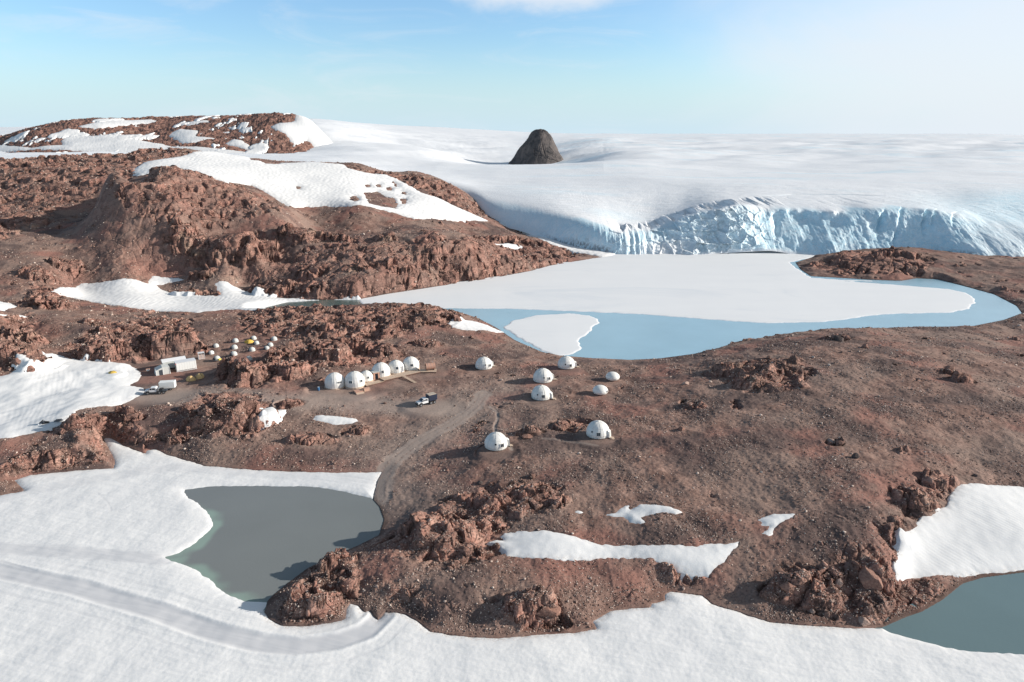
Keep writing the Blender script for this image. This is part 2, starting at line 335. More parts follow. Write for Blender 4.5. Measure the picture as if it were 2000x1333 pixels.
def ground_mat():
    m, nt, bs = new_mat('rocky_ground'); o = obj_co(nt)
    rk = attr(nt, 'rock'); rnd = attr(nt, 'tone'); path = attr(nt, 'path'); red = attr(nt, 'red')
    big = noise(nt, o, 0.035, 5, 0.6, 0.5); mid = noise(nt, o, 0.22, 6, 0.65, 0.6); fine = noise(nt, o, 1.7, 6, 0.75)
    tiny = noise(nt, o, 6.0, 3, 0.7)
    g = mix_col(nt, ramp(nt, mid, 0.36, 0.66), (0.200, 0.116, 0.092), (0.350, 0.222, 0.178))
    g = mix_col(nt, ramp(nt, big, 0.42, 0.62), g, (0.270, 0.188, 0.155))
    g = mix_col(nt, math_node(nt, 'MULTIPLY', red, 0.9), g, (0.295, 0.145, 0.115))
    g = mix_col(nt, math_node(nt, 'MULTIPLY', attr(nt, 'rubble'), 0.85), g, mix_col(nt, fine, (0.070, 0.050, 0.048), (0.165, 0.112, 0.100)))
    g = mix_col(nt, math_node(nt, 'MULTIPLY', ramp(nt, noise(nt, o, 0.075, 6, 0.7, 1.0), .55, .68), 0.55), g, (0.30, 0.205, 0.165))
    sp_ = ramp(nt, tiny, 0.52, 0.78)
    g = mix_col(nt, math_node(nt, 'MULTIPLY', sp_, 0.55), g, (0.38, 0.29, 0.235))
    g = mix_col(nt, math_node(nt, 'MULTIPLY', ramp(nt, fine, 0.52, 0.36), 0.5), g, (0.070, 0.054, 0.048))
    g = mix_col(nt, math_node(nt, 'MULTIPLY', path, 0.82), g, mix_col(nt, tiny, (0.31, 0.245, 0.21), (0.44, 0.365, 0.32)))
    r = mix_col(nt, ramp(nt, fine, 0.35, 0.65), (0.215, 0.105, 0.083), (0.450, 0.245, 0.190))
    r = mix_col(nt, math_node(nt, 'MULTIPLY', ramp(nt, rnd, 0.45, 0.95), 0.6), r, (0.52, 0.33, 0.26))
    r = mix_col(nt, math_node(nt, 'MULTIPLY', ramp(nt, mid, 0.52, 0.34), 0.75), r, (0.17, 0.12, 0.10))
    r = mix_col(nt, math_node(nt, 'MULTIPLY', ramp(nt, big, 0.60, 0.70), 0.5), r, (0.42, 0.31, 0.23))
    r = mix_col(nt, math_node(nt, 'MULTIPLY', ramp(nt, noise(nt, mapping(nt, o, scale=(1, 1, 1.6)), 0.06, 7, 0.7, 1.2), .44, .60), 0.62), r, mix_col(nt, fine, (0.100, 0.064, 0.054), (0.24, 0.145, 0.118)))
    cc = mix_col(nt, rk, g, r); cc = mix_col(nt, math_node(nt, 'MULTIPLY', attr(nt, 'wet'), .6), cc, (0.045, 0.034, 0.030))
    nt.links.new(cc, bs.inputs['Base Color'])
    bs.inputs['Roughness'].default_value = 0.92; bs.inputs['Specular IOR Level'].default_value = 0.15
    h = math_node(nt, 'ADD', math_node(nt, 'MULTIPLY', fine, 0.7), math_node(nt, 'MULTIPLY', tiny, 0.3))
    bump(nt, bs, h, 0.20, 0.55)
    # jointed faces: every block a flat, slightly tilted plane with an open crack round it
    wv = nt.nodes.new('ShaderNodeVectorMath'); wv.operation = 'ADD'; nt.links.new(o, wv.inputs[0])
    ns = nt.nodes.new('ShaderNodeTexNoise'); ns.inputs['Scale'].default_value = .12; ns.inputs['Detail'].default_value = 2; nt.links.new(o, ns.inputs['Vector'])
    sc_ = nt.nodes.new('ShaderNodeVectorMath'); sc_.operation = 'SCALE'; sc_.inputs['Scale'].default_value = 3.0; nt.links.new(ns.outputs['Color'], sc_.inputs[0]); nt.links.new(sc_.outputs[0], wv.inputs[1])
    last = bs.inputs['Normal'].links[0].from_socket
    for S, zst, k in ((.11, 1.5, 1.0), (.30, 1.3, .55), (.9, 1.2, .30)):
        v = mapping(nt, wv.outputs[0], scale=(S, S*.8, S*zst), rot=(0, R(8), R(35)))
        vo = nt.nodes.new('ShaderNodeTexVoronoi'); vo.feature = 'F1'; vo.inputs['Scale'].default_value = 1.0; vo.inputs['Randomness'].default_value = .85; nt.links.new(v, vo.inputs['Vector'])
        ve = nt.nodes.new('ShaderNodeTexVoronoi'); ve.feature = 'DISTANCE_TO_EDGE'; ve.inputs['Scale'].default_value = 1.0; ve.inputs['Randomness'].default_value = .85; nt.links.new(v, ve.inputs['Vector'])
        rel = nt.nodes.new('ShaderNodeVectorMath'); rel.operation = 'SUBTRACT'; nt.links.new(v, rel.inputs[0]); nt.links.new(vo.outputs['Position'], rel.inputs[1])
        cc_ = nt.nodes.new('ShaderNodeVectorMath'); cc_.operation = 'SUBTRACT'; nt.links.new(vo.outputs['Color'], cc_.inputs[0]); cc_.inputs[1].default_value = (.5, .5, .5)
        dt = nt.nodes.new('ShaderNodeVectorMath'); dt.operation = 'DOT_PRODUCT'; nt.links.new(rel.outputs[0], dt.inputs[0]); nt.links.new(cc_.outputs[0], dt.inputs[1])
        hh_ = math_node(nt, 'MULTIPLY', dt.outputs['Value'], k)
        hh_ = math_node(nt, 'ADD', hh_, math_node(nt, 'MULTIPLY', ramp(nt, ve.outputs['Distance'], .0, .06), .07))
        hh_ = math_node(nt, 'MULTIPLY', hh_, rk)
        b2 = nt.nodes.new('ShaderNodeBump'); b2.inputs['Distance'].default_value = 1.0/S; b2.inputs['Strength'].default_value = .8
        nt.links.new(hh_, b2.inputs['Height']); nt.links.new(last, b2.inputs['Normal']); last = b2.outputs[0]
    nt.links.new(last, bs.inputs['Normal'])
    return m
def snow_mat():
    m, nt, bs = new_mat('old_snow'); o = obj_co(nt)
    tr = attr(nt, 'track'); dirt = attr(nt, 'dirt')
    big = noise(nt, o, 0.03, 4, 0.5); cup = noise(nt, mapping(nt, o, scale=(1, 1, 0.3)), 0.9, 4, 0.55, 0.4)
    fine = noise(nt, o, 3.2, 3, 0.6)
    c = mix_col(nt, ramp(nt, big, 0.35, 0.65), (0.80, 0.79, 0.775), (0.87, 0.855, 0.83))
    c = mix_col(nt, math_node(nt, 'MULTIPLY', ramp(nt, fine, 0.60, 0.40), 0.25), c, (0.66, 0.69, 0.75))
    c = mix_col(nt, math_node(nt, 'MULTIPLY', tr, 0.85), c, (0.60, 0.60, 0.615))
    c = mix_col(nt, math_node(nt, 'MULTIPLY', dirt, math_node(nt, 'MULTIPLY', ramp(nt, fine, 0.45, 0.62), 0.6)), c, (0.40, 0.33, 0.28))
    nt.links.new(c, bs.inputs['Base Color']); bs.inputs['Roughness'].default_value = 0.75
    bs.inputs['Specular IOR Level'].default_value = 0.25
    h = math_node(nt, 'ADD', math_node(nt, 'MULTIPLY', cup, 0.7), math_node(nt, 'MULTIPLY', fine, 0.3))
    h = math_node(nt, 'MULTIPLY', h, math_node(nt, 'SUBTRACT', 1.0, math_node(nt, 'MULTIPLY', tr, 0.75)))
    bump(nt, bs, h, 0.12, 0.4)
    return m
M_GROUND = ground_mat(); M_SNOW = snow_mat()

# ---------------------------------------------------------------- mesh from a grid
def mesh_from(name, co, quads, mat, attrs=None, smooth=True, parent=None):
    me = bpy.data.meshes.new(name); nv, nf = len(co), len(quads); k = quads.shape[1]
    me.vertices.add(nv); me.vertices.foreach_set('co', np.ascontiguousarray(co, np.float32).ravel())
    me.loops.add(nf*k); me.loops.foreach_set('vertex_index', np.ascontiguousarray(quads, np.int32).ravel())
    me.polygons.add(nf); me.polygons.foreach_set('loop_start', np.arange(0, nf*k, k, dtype=np.int32))
    me.polygons.foreach_set('use_smooth', np.full(nf, smooth))
    me.update(calc_edges=True)
    for a, v in (attrs or {}).items():
        at = me.attributes.new(a, 'FLOAT', 'POINT'); at.data.foreach_set('value', np.ascontiguousarray(v, np.float32).ravel())
    if mat: me.materials.append(mat)
    o = bpy.data.objects.new(name, me); col.objects.link(o)
    if parent: o.parent = parent
    return o
def grid_quads(nr, nc, keep=None):
    i = np.arange(nr*nc).reshape(nr, nc)
    q = np.stack([i[:-1,:-1], i[:-1,1:], i[1:,1:], i[1:,:-1]], -1)
    if keep is not None:
        kf = keep[:-1,:-1] | keep[:-1,1:] | keep[1:,1:] | keep[1:,:-1]; q = q[kf]
    return q.reshape(-1, 4)
def sub_grid(name, X, Y, Z, keep, mat, attrs=None):
    rows = np.nonzero(keep.any(1))[0]; cols = np.nonzero(keep.any(0))[0]
    if not len(rows): return None
    sl = (slice(max(rows[0]-1, 0), rows[-1]+2), slice(max(cols[0]-1, 0), cols[-1]+2))
    X, Y, Z, keep = X[sl], Y[sl], Z[sl], keep[sl]
    q = grid_quads(*X.shape, keep=keep)
    used = np.unique(q); remap = np.full(X.size, -1, np.int64); remap[used] = np.arange(len(used))
    co = np.stack([X.ravel()[used], Y.ravel()[used], Z.ravel()[used]], 1)
    return mesh_from(name, co, remap[q], mat, {k: v[sl].ravel()[used] for k, v in (attrs or {}).items()})
def structure(o, label=None):
    o['kind'] = 'structure'
    if label: o['label'] = label
    return o

QUICK = 1.0      # grid density
ny1 = int(1500*QUICK); ny2 = int(300*QUICK)
ys = np.concatenate([np.exp(np.linspace(math.log(14), math.log(82), 26))[:-1],
     np.exp(np.linspace(math.log(82), math.log(730), ny1))[:-1], np.exp(np.linspace(math.log(730), math.log(2150), ny2))])
ss = np.concatenate([np.linspace(-1.7, -.815, 36)[:-1], np.linspace(-.815, .815, int(1340*QUICK)), np.linspace(.815, 1.7, 36)[1:]])
SS, GY = np.meshgrid(ss, ys); GX = SS * (GY*cp + H*sp)
NR, NC = GX.shape
# slow fields at a third of the density
st = 3
ri = np.unique(np.append(np.arange(0, NR, st), NR-1)); ci = np.unique(np.append(np.arange(0, NC, st), NC-1))
CXg, CYg = GX[np.ix_(ri, ci)], GY[np.ix_(ri, ci)]
def up(f):
    rpos = np.interp(np.arange(NR), ri, np.arange(len(ri))); cpos = np.interp(np.arange(NC), ci, np.arange(len(ci)))
    r0 = np.minimum(rpos.astype(int), len(ri)-2); c0 = np.minimum(cpos.astype(int), len(ci)-2)
    fr = (rpos-r0)[:,None].astype(np.float32); fc = (cpos-c0)[None].astype(np.float32); f = f.astype(np.float32)
    a = f[r0][:, c0]; b = f[r0][:, c0+1]; c = f[r0+1][:, c0]; d = f[r0+1][:, c0+1]
    return (a*(1-fc)+b*fc)*(1-fr) + (c*(1-fc)+d*fc)*fr
WD = up(water_d(CXg, CYg)); POND_D = up(np.maximum(sdf(W_A, CXg, CYg), sdf(W_B, CXg, CYg))); NEAR_D = up(sdf(W_NEAR, CXg, CYg))
FAR_D = up(sdf(W_FAR, CXg, CYg))
B = base_raw(GX, GY).astype(np.float32)
XF = GX.astype(np.float32); YF = GY.astype(np.float32)

# rocky knolls standing on the base: (u, v of the foot, width px, depth m, height m)
KNOLLS = [(470,752,85,7,4.6),(435,738,60,6,3.5),(440,848,150,9,5.0),(380,842,80,6,3),(510,838,70,5,3),(565,742,80,6,3.6),(540,712,90,6,4),(635,708,120,7,5),(735,700,90,6,3.4),(700,690,60,5,3),
 (550,655,110,8,1.5),(620,656,80,7,2.2),(690,654,90,7,2.2),(770,640,80,7,1.8),(840,638,110,6,1.4),(510,645,90,7,1.2),(880,628,60,5,1.8),(310,700,140,10,7.5),(350,690,70,7,5),(250,700,80,7,4),(180,706,120,8,5),
 (10,668,120,8,5),(40,726,110,8,3),(-20,712,120,8,4),(185,636,100,5,1.4),(90,604,80,6,4),(60,598,50,6,3),(363,580,100,4,2.2),(390,550,70,6,3),(115,525,70,8,4),(60,545,90,8,3),
 (430,515,200,16,8),(350,500,80,12,6),(500,500,90,10,6),(575,478,110,10,5),(662,474,74,8,5),(750,470,60,6,2),(850,468,50,6,1.5),(700,530,90,6,2),(780,540,70,6,2.5),(850,530,60,6,2),(600,545,90,6,2.5),
 (520,580,110,10,5),(590,583,100,8,3),(980,472,90,8,2.5),(1050,480,80,8,2),(1690,528,150,9,1.5),(1760,520,80,9,1),
 (1560,1182,110,3.4,1.7),(1600,1200,50,2,1),(1625,1150,80,3,2.0),(1700,1140,80,3,2.8),(1738,1165,60,3,2.4),(1800,1000,90,4,1.8),(1845,962,80,4,1.8),(1765,1075,70,3,1.6),(1690,1222,44,1.6,1),(1830,1165,70,2.4,1),
 (600,1216,130,4.5,2.4),(560,1222,60,3,1.5),(655,1200,60,3,1.5),(640,1115,100,3,1.4),(1050,1222,110,3.4,2.2),(1010,1215,50,2.5,1.6),(850,1085,120,5,2.4),(900,1068,80,4,1.8),(810,1050,80,4,1.8),(945,990,70,3,1.5),(1050,965,80,3,1.3),(960,1040,70,3,1.2),(1090,985,50,2.4,1),
 (1500,745,130,8,2.2),(1420,735,80,6,1.5),(1470,760,60,5,1.5),(1640,664,60,2.5,1.8),(1860,735,60,3,1.2),(1890,750,50,3,.9),(1640,868,40,2,1.0),(1120,842,100,5,.8),(1030,852,60,2.5,.6),(1360,800,50,3,1),
 (190,862,120,5,2.8),(150,840,90,4,2),(240,835,60,4,2),(340,870,90,4,1.2),(600,870,100,4,1.0),(560,800,60,4,1.2),(760,660,60,5,1.6),(830,680,70,5,1.2),(690,850,60,3,.8)]
KN_W = cast([(k[0], k[1]) for k in KNOLLS])
K = np.zeros(GX.shape, np.float32); KR = K.copy()
warp1 = gnoise(XF/5, YF/5, 11); warp2 = gnoise(XF/2.2, YF/2.2, 12)
for (u, v, w, b, hz), (x0, y0, z0) in zip(KNOLLS, KN_W):
    a = max(w * math.hypot(y0, H - z0) / FPX / 2, .5); yc = y0 + b*0.9
    r0, r1 = np.searchsorted(ys, [yc - 1.7*b, yc + 1.7*b]); c0, c1 = np.searchsorted(ss, [(x0-1.8*a)/(yc*cp+H*sp) - .02, (x0+1.8*a)/(yc*cp+H*sp) + .02])
    sl = (slice(r0, r1), slice(c0, c1))
    rho = np.sqrt(((XF[sl]-x0)/a)**2 + ((YF[sl]-yc)/b)**2) + 0.28*warp1[sl] + 0.12*warp2[sl]
    p = 1 - sstep(0.45, 1.0, rho); hz = hz*(.90 if y0 < 330 else .85); K[sl] = np.maximum(K[sl], hz*p) + 0.15*hz*p*(K[sl] > 0)
    KR[sl] = np.maximum(KR[sl], 1 - sstep(0.70, 1.15, rho))
B0 = shape_base(B, WD).astype(np.float32)
BK = B0 + K * sstep(0.3, 4.0, WD) + (.55*gnoise(XF/26, YF/26, 44) + .35*gnoise(XF/60, YF/60, 47))*sstep(1, 14, WD)
# pads: places the camp stands on are level and free of rubble
def pad_list(): return PADS
PADS = []        # filled below: (x, y, radius)

# places of the camp things in the photo (u, v of the middle of the foot)
POS = dict(
 pods=[(969,881,46),(1167,858,46),(1057,783,40),(1060,749,39),(1106,722,35),(945,723,34)],
 small=[(1196,746,27),(1172,774,30)],
 mains=[(655,761,38),(694,759,39),(716,747,26),(745,739,36),(774,731,32),(803,725,33)],
 igloos=[(460,668),(495.5,663),(501,672),(535.5,664.5),(528,676),(458,681),(492.5,685.5),(457,694),(422,678),(413,691),(424,702.5),(486.5,703),(383.6,665),(521,682)])
def place(u, v, fn=None): return cast([(u, v)], fn)[0]
PW = {k: [place(p[0], p[1]) for p in L] for k, L in POS.items()}
for k, r in (('pods', 4.2), ('small', 2.8), ('mains', 5.2), ('igloos', 2.0)):
    for p in PW[k]: PADS.append((*p, r))
TRUCK = place(832, 792); TRUCK2 = place(303, 771); BOX2 = place(322, 764); HUT = place(340, 722); WC = place(392, 701)
SAUNA = place(840, 727)
for p, r in ((TRUCK, 6), (TRUCK2, 8), (BOX2, 6), (HUT, 13), (WC, 3), (SAUNA, 5), (place(373,746), 4), (place(391,740), 4), (place(487,670), 3.5), (place(221,733), 3),
             (place(725,757), 6), (place(760,750), 6), (place(700,768), 5), (place(790,738), 6), (place(820,733), 5), (place(804, 746), 4), (place(622,764), 3)): PADS.append((*p, r))
PAD = np.zeros(GX.shape, np.float32)
for x0, y0, z0, r in PADS:
    r0, r1 = np.searchsorted(ys, [y0-2*r, y0+2*r]); s0 = x0/(y0*cp+H*sp); c0, c1 = np.searchsorted(ss, [s0-2.2*r/(y0*cp), s0+2.2*r/(y0*cp)])
    sl = (slice(r0, r1), slice(c0, c1)); d = np.hypot(XF[sl]-x0, YF[sl]-y0)
    w = 1 - sstep(r, r*1.6, d); PAD[sl] = np.maximum(PAD[sl], w)
    BK[sl] = BK[sl]*(1-w) + z0*w

def line_field(pts, width, soft, fn=None):
    P = [p[:2] for p in cast(pts, fn)]; X = CXg.ravel(); Y = CYg.ravel(); best = np.full(X.shape, 1e9)
    for (ax, ay), (bx, by) in zip(P[:-1], P[1:]):
        ex, ey = bx-ax, by-ay; t = np.clip(((X-ax)*ex+(Y-ay)*ey)/(ex*ex+ey*ey+1e-9), 0, 1)
        best = np.minimum(best, np.hypot(X-ax-t*ex, Y-ay-t*ey))
    return up(best.reshape(CXg.shape))
d_road = line_field([(744,975),(746,945),(757,916),(780,888),(812,864),(852,843),(892,822),(925,798),(945,770)], 3, 1)
d_road2 = line_field([(300,770),(420,778),(520,785),(640,785),(760,790),(880,800)], 3, 1)
d_foot = line_field([(1000,877),(985,858),(968,845),(966,835),(972,818),(970,805),(955,795)], .5, .3)
d_foot2 = line_field([(1166,870),(1100,860),(1060,858)], .5, .3)
path = np.maximum.reduce([(.80 + .20*sstep(.2, .5, abs(d_road-1.1)))*(1 - sstep(1.9, 4.0, d_road + .8*gnoise(XF/3, YF/3, 6))), .8*(1 - sstep(2, 12, d_road2)), 1 - sstep(.25, .8, d_foot), .5*(1 - sstep(.25, .8, d_foot2))]).astype(np.float32)
valley = .34*(1 - sstep(4, 24, d_road + 5*gnoise(XF/9, YF/9, 5))) + .0
path = np.clip(np.maximum(path, valley) + .12*PAD, 0, 1)

# slope of the smooth land -> where bedrock shows
gy = np.abs(np.gradient(BK, axis=0) / np.gradient(YF, axis=0)); gx = np.abs(np.gradient(BK, axis=1) / np.gradient(XF, axis=1))
slope = np.hypot(gx, gy); del gx, gy
n_big = fbm(XF/30, YF/30, 3, 3); n_mid = fbm(XF/7, YF/7, 4, 3)
far = sstep(300, 430, YF)
rk = sstep(0.36, 0.68, slope + 0.13*n_mid) * (1 - .9*far)
ROCKY = [[(-300,305),(60,300),(200,296),(365,288),(372,304),(300,325),(262,336),(235,352),(205,350),(185,390),(130,398),(90,440),(0,470),(-300,470)],
 [(290,338),(350,326),(430,350),(490,372),(540,396),(556,415),(500,428),(440,432),(400,445),(330,440),(262,425),(225,385),(240,366)],
 [(300,470),(380,445),(520,445),(548,470),(540,510),(440,522),(330,505)],[(600,322),(735,334),(852,350),(905,374),(945,410),(965,430),(900,412),(820,372),(750,342),(690,335)],
 [(465,545),(520,515),(600,480),(700,470),(860,472),(865,560),(760,577),(690,588),(560,588)],[(905,460),(1000,462),(1080,480),(1150,492),(1100,512),(1000,540),(900,552),(870,500)],
 [(860,470),(990,490),(1000,535),(870,560)],[(0,545),(90,520),(200,515),(260,535),(160,545),(90,560),(40,575),(0,570)]]
NEAR_ROCK = [[(1872,942),(1856,968),(1810,1000),(1760,1038),(1748,1100),(1756,1136),(1800,1150),(1820,1175),(1760,1205),(1690,1222),(1560,1205),(1495,1160),(1530,1110),(1640,1090),(1700,1050),(1735,1000),(1790,950),(1840,930)],
 [(524,1205),(560,1160),(600,1118),(660,1085),(700,1110),(690,1170),(680,1212),(600,1224),(545,1222)],[(760,1045),(820,1000),(900,960),(960,940),(1090,950),(1100,985),(1010,1010),(960,1045),(975,1075),(930,1105),(840,1110),(780,1085)],
 [(995,1195),(1060,1180),(1110,1200),(1100,1232),(1020,1232)],[(470,612),(540,598),(700,600),(820,596),(905,612),(900,632),(820,640),(760,662),(640,668),(560,664),(470,650)],
 [(500,700),(560,672),(640,655),(740,662),(790,690),(780,705),(700,715),(600,728),(540,748),(510,730)],[(425,712),(470,705),(515,722),(512,755),(440,758),(420,735)],
 [(225,640),(290,618),(370,625),(388,665),(370,705),(240,708),(130,706),(120,680),(170,650)],[(0,615),(60,612),(80,650),(60,672),(-60,676)],[(0,672),(60,668),(98,690),(95,718),(60,728),(-60,735)],
 [(355,800),(400,770),(470,765),(530,785),(535,835),(470,858),(350,850)],[(120,840),(180,800),(230,808),(245,850),(200,880),(140,875)],[(1400,735),(1450,705),(1540,700),(1590,725),(1570,760),(1450,770)],[(1560,520),(1650,495),(1740,485),(1830,510),(1800,535),(1640,540)],[(30,600),(60,555),(130,570),(120,608)]]
nrock = np.full(CXg.shape, -1e3)
for P in NEAR_ROCK:
    nrock = np.maximum(nrock, sdf([p[:2] for p in cast(P)], CXg, CYg))
nrock = up(nrock)
nearr = sstep(-.35, .75, nrock/3.5 + 1.0*n_mid + .4*n_big)*sstep(-3, 0, nrock)
rocky = np.full(CXg.shape, -1e3)
for P in ROCKY:
    rocky = np.maximum(rocky, sdf([p[:2] for p in cast(P)], CXg, CYg))
rocky = up(rocky)
hill = sstep(-.1, .6, rocky/5 + .75*n_mid + .5*n_big) * far * (.40 + .60*sstep(-.2, .1, n_mid))
hill = np.maximum(hill, .4*sstep(.45, .65, n_mid + .5*n_big - .1)*far*(YF < 700)); hill = np.maximum(hill, (YF > 1100)*.9)
rk = np.maximum.reduce([rk, hill, KR, nearr, sstep(.38, .6, n_mid*0.5 + n_big*.35 - .12*(YF < 300) )])
rk *= (1 - PAD) * sstep(0.0, 1.5, WD)
rk = np.clip(rk, 0, 1).astype(np.float32)
wx = XF + 1.6*gnoise(XF/6, YF/6, 21) + .35*warp2; wy = YF + 1.6*gnoise(XF/6, YF/6, 22) + .35*gnoise(XF/2, YF/2, 23)
# joints strike obliquely
jx = (wx*0.86 + wy*0.5); jy = (-wx*0.5 + wy*0.86) * 0.8
D = np.zeros_like(B); tone = D.copy()
wj = 1.6*gnoise(XF/17, YF/17, 24); wk = 1.6*gnoise(XF/17, YF/17, 25); bx_ = XF*.80 + YF*.6 + wj + .3*warp2; by_ = -XF*.6 + YF*.80 + wk
f, r = bricks(bx_, by_, 3.4, 2.4, 31, .5, .4); D += rk * f * (0.42 - .26*far); tone += .5*r
amod = .10 + 1.2*sstep(-.35, .5, fbm(XF/8, YF/8, 48, 2))
f, r = facets(jx, jy, 1.6, 32, .6, .45, .12); D += (rk*.6*amod + .05 + .25*sstep(.0, .6, n_mid)) * f * (0.22 - .18*far); tone += .5*r
f, r = facets(jx, jy, .62, 37, .6, .2, .3); D += (rk*.6*amod + .04 + .25*sstep(.1, .7, n_mid)) * f * 0.24*(1-far)
f, r = bricks(bx_*.95 + by_*.3, by_*.95 - bx_*.3, 9., 6.5, 33, .6, .3); D += rk * f * (0.30 + .10*far)
bil = np.abs(gnoise(XF/9.5 + .3*warp1, YF/9.5, 49)); bil2 = np.abs(gnoise(XF/30 + .4*warp1, YF/26, 50)); D += rk*((1-far)*1.3*(bil-.25) + far*4.0*(bil2-.25))
rub = np.maximum(sstep(.1, .8, fbm(XF/16, YF/16, 401, 3)), sstep(.15, .6, fbm(XF/30 + 4, YF/22, 402, 3) + .5*np.exp(-((XF-85)**2 + (YF-215)**2)/1500)))*(1-rk)
f, r = facets(jx, jy, 24., 34, .5, .25, .15); D += rk * f * 0.12 * far; del f, r
D += rk*np.maximum(nearr, .3)*(1-far)*.9*(.5+fbm(XF/6, YF/6, 43, 3)); D += (.45*fbm(XF/9, YF/9, 41, 3)) * (1-rk) + 0.10*fbm(XF/1.1, YF/1.1, 42, 2)
D *= (1 - .80*PAD) * (1 - .8*np.clip(path, 0, 1))
SN = {}
for k, P in SNOWS.items():
    y0 = 490.0 if k == 'slope' else (1150.0 if k.startswith('far') else 82.0)
    W = [p[:2] for p in cast(P, y0=y0)]; SN[k] = sdf(W, CXg, CYg)
if BARE:
    bare = np.maximum.reduce([sdf([p[:2] for p in cast(P, y0=490)], CXg, CYg) for P in BARE]); SN['slope'] = np.minimum(SN['slope'], -bare)
farspots = np.where(YF > 1120, (fbm(XF/60, YF/90, 51, 5, .6) - .42)*60, -1e3).astype(np.float32)
farspots = np.minimum(farspots, 40)
for k in SN: SN[k] = up(SN[k]).astype(np.float32)
SN['far_i'] = farspots
sn_max = np.maximum.reduce(list(SN.values()))
sc = np.clip(YF/190, 1, 6)
insnow = sstep(-0.3, 2.5, sn_max/sc)
shore = sstep(-.2, 3.0, WD)
def terrace(z, P, phase):
    q = z/P + phase; fl = np.floor(q); fr = q - fl; return (fl + sstep(.50, .95, fr) - phase)*P
BT = BK + D*shore
tz = terrace(BT, 5.5, .8*gnoise(XF/40, YF/40, 45) + .06*n_mid)*far + terrace(BT, 1.7, .8*gnoise(XF/18, YF/18, 46) + .3*n_mid)*(1-far)
D = D + rk*(.62 - .12*far)*(tz - BT)*(YF < 1000)
GZ = BK + D*shore*(1-.85*insnow) - .45*sc*insnow*(YF > 0)
cl = sstep(.45, 1.0, slope)*rk*(1 - .25*far)
fy, _ = bricks(GZ.astype(np.float32)*1.0 + .4*warp1, XF + 1.2*warp1, 9.0, 5.5, 35, .6, .5); fy2, _ = bricks(GZ.astype(np.float32)*1.0, XF*.95 + GZ.astype(np.float32)*.25 + .5*warp2, 3.6, 2.4, 36, .6, .4)
GY2 = GY - cl*(np.clip(YF/300, .5, 2))*(.60*fy + .50*fy2)
keepg = ~((GY > 700) & (SS > -.18) & (GY > 745)) & ~(FAR_D > 25) & ~((SS > .0) & (GY > 640))
ground = sub_grid('ground', GX, GY2, GZ, keepg, M_GROUND, {'rock': rk, 'tone': tone, 'path': path, 'rubble': rub, 'wet': 1-sstep(.3, 1.6, -np.maximum(POND_D, FAR_D) + .5*n_mid), 'red': np.clip(sstep(.0, .7, fbm(XF/22, YF/22, 61, 3)) , 0, 1)})
structure(ground, 'brown and reddish rocky ground with gravel flats, knolls and cliffs')
ragged = .35*gnoise(XF/1.3, YF/1.3, 71) + .5*gnoise(XF/4, YF/4, 72)
def rip(seed, ang, wl, amp):
    c, s_ = math.cos(ang), math.sin(ang); t = (XF*c + YF*s_)/wl + .7*gnoise(XF/14, YF/14, seed)
    return amp*np.sin(t*6.283).astype(np.float32)
DOM_LABEL = {'camp': 'broad snow field on the left beside the camp', 'gully': 'rippled snow in the gully below the left hill', 'slope': 'large smooth snow slope between the brown hills',
 'belt': 'long snow belt in the front brown slope', 'bank': 'snow bank at the right edge beside the blue pond'}
for k, d in SN.items():
    dd = (d + ragged*np.clip(sc, 1, 3)*.7)/sc
    t = sc*(np.clip(dd, -2, 0)*1.25 + .50*(1-np.exp(-np.clip(dd, 0, 30)/1.6)) - .06)
    zs = BK + t - .15*sc*0
    if k in ('gully', 'slope', 'camp', 'bank'): zs = zs + rip(80, {'bank': .7, 'camp': .5}.get(k, .12), {'slope': 3.5, 'gully': 2.0, 'camp': 1.4, 'bank': .9}[k], {'slope': .035, 'gully': .035, 'camp': .012, 'bank': .016}[k])*sstep(.5, 3, dd)*sstep(-.4, .5, gnoise(XF/18, YF/18, 82)) + (.5*fbm(XF/14, YF/14, 83, 3) if k == 'camp' else 0)*sstep(2, 8, dd)
    zs = zs + .05*sc*gnoise(XF/2.5, YF/2.5, 75)
    o = sub_grid('snow_patch', GX, GY, zs, dd > -1.2, M_SNOW, {'track': np.zeros_like(XF), 'dirt': np.clip(1 - sstep(0, 1.8, dd), 0, 1)*.6})
    if o: structure(o, DOM_LABEL.get(k))
# the frozen near lake with its tracks
flat = lambda X, Y: np.zeros(np.shape(X))
road = line_field([(-300,1060),(0,1118),(150,1150),(300,1195),(420,1238),(500,1258),(580,1266),(660,1255),(715,1235),(745,1205),(742,1190)], 3, 1, flat)
tr2 = line_field([(-200,1064),(0,1074),(120,1080),(320,1096)], 1, 1, flat)
tr3 = line_field([(-200,990),(0,978),(60,960),(200,935),(330,915),(480,925),(740,940)], 1, 1, flat)
tr4 = line_field([(0,1098),(100,1128),(190,1158),(300,1196),(380,1218)], 1, 1, flat)
tr5 = line_field([(190,965),(212,985),(218,1000),(240,998),(275,975)], 1, 1, flat)
track = np.maximum.reduce([(1 - sstep(1.5, 2.6, road)), .75*(1 - sstep(1.2, 2.6, tr2 + .5*gnoise(XF/3, YF/.5, 9))), .35*(1 - sstep(1.5, 3, tr3)), .8*(1 - sstep(.15, .5, tr4)), .3*(1 - sstep(.1, .35, tr5)), .25*(1-sstep(.2, .5, abs(road-5.2)))]).astype(np.float32)
dn = np.minimum(NEAR_D, -POND_D) + .5*ragged
ths = .42*(1-np.exp(-np.clip(dn, 0, 30)/1.1)) + np.clip(dn, -2, 0)*.5 - .08
strk = fbm((XF*.25+YF)/1.4, (XF-.25*YF)/16, 77, 3)
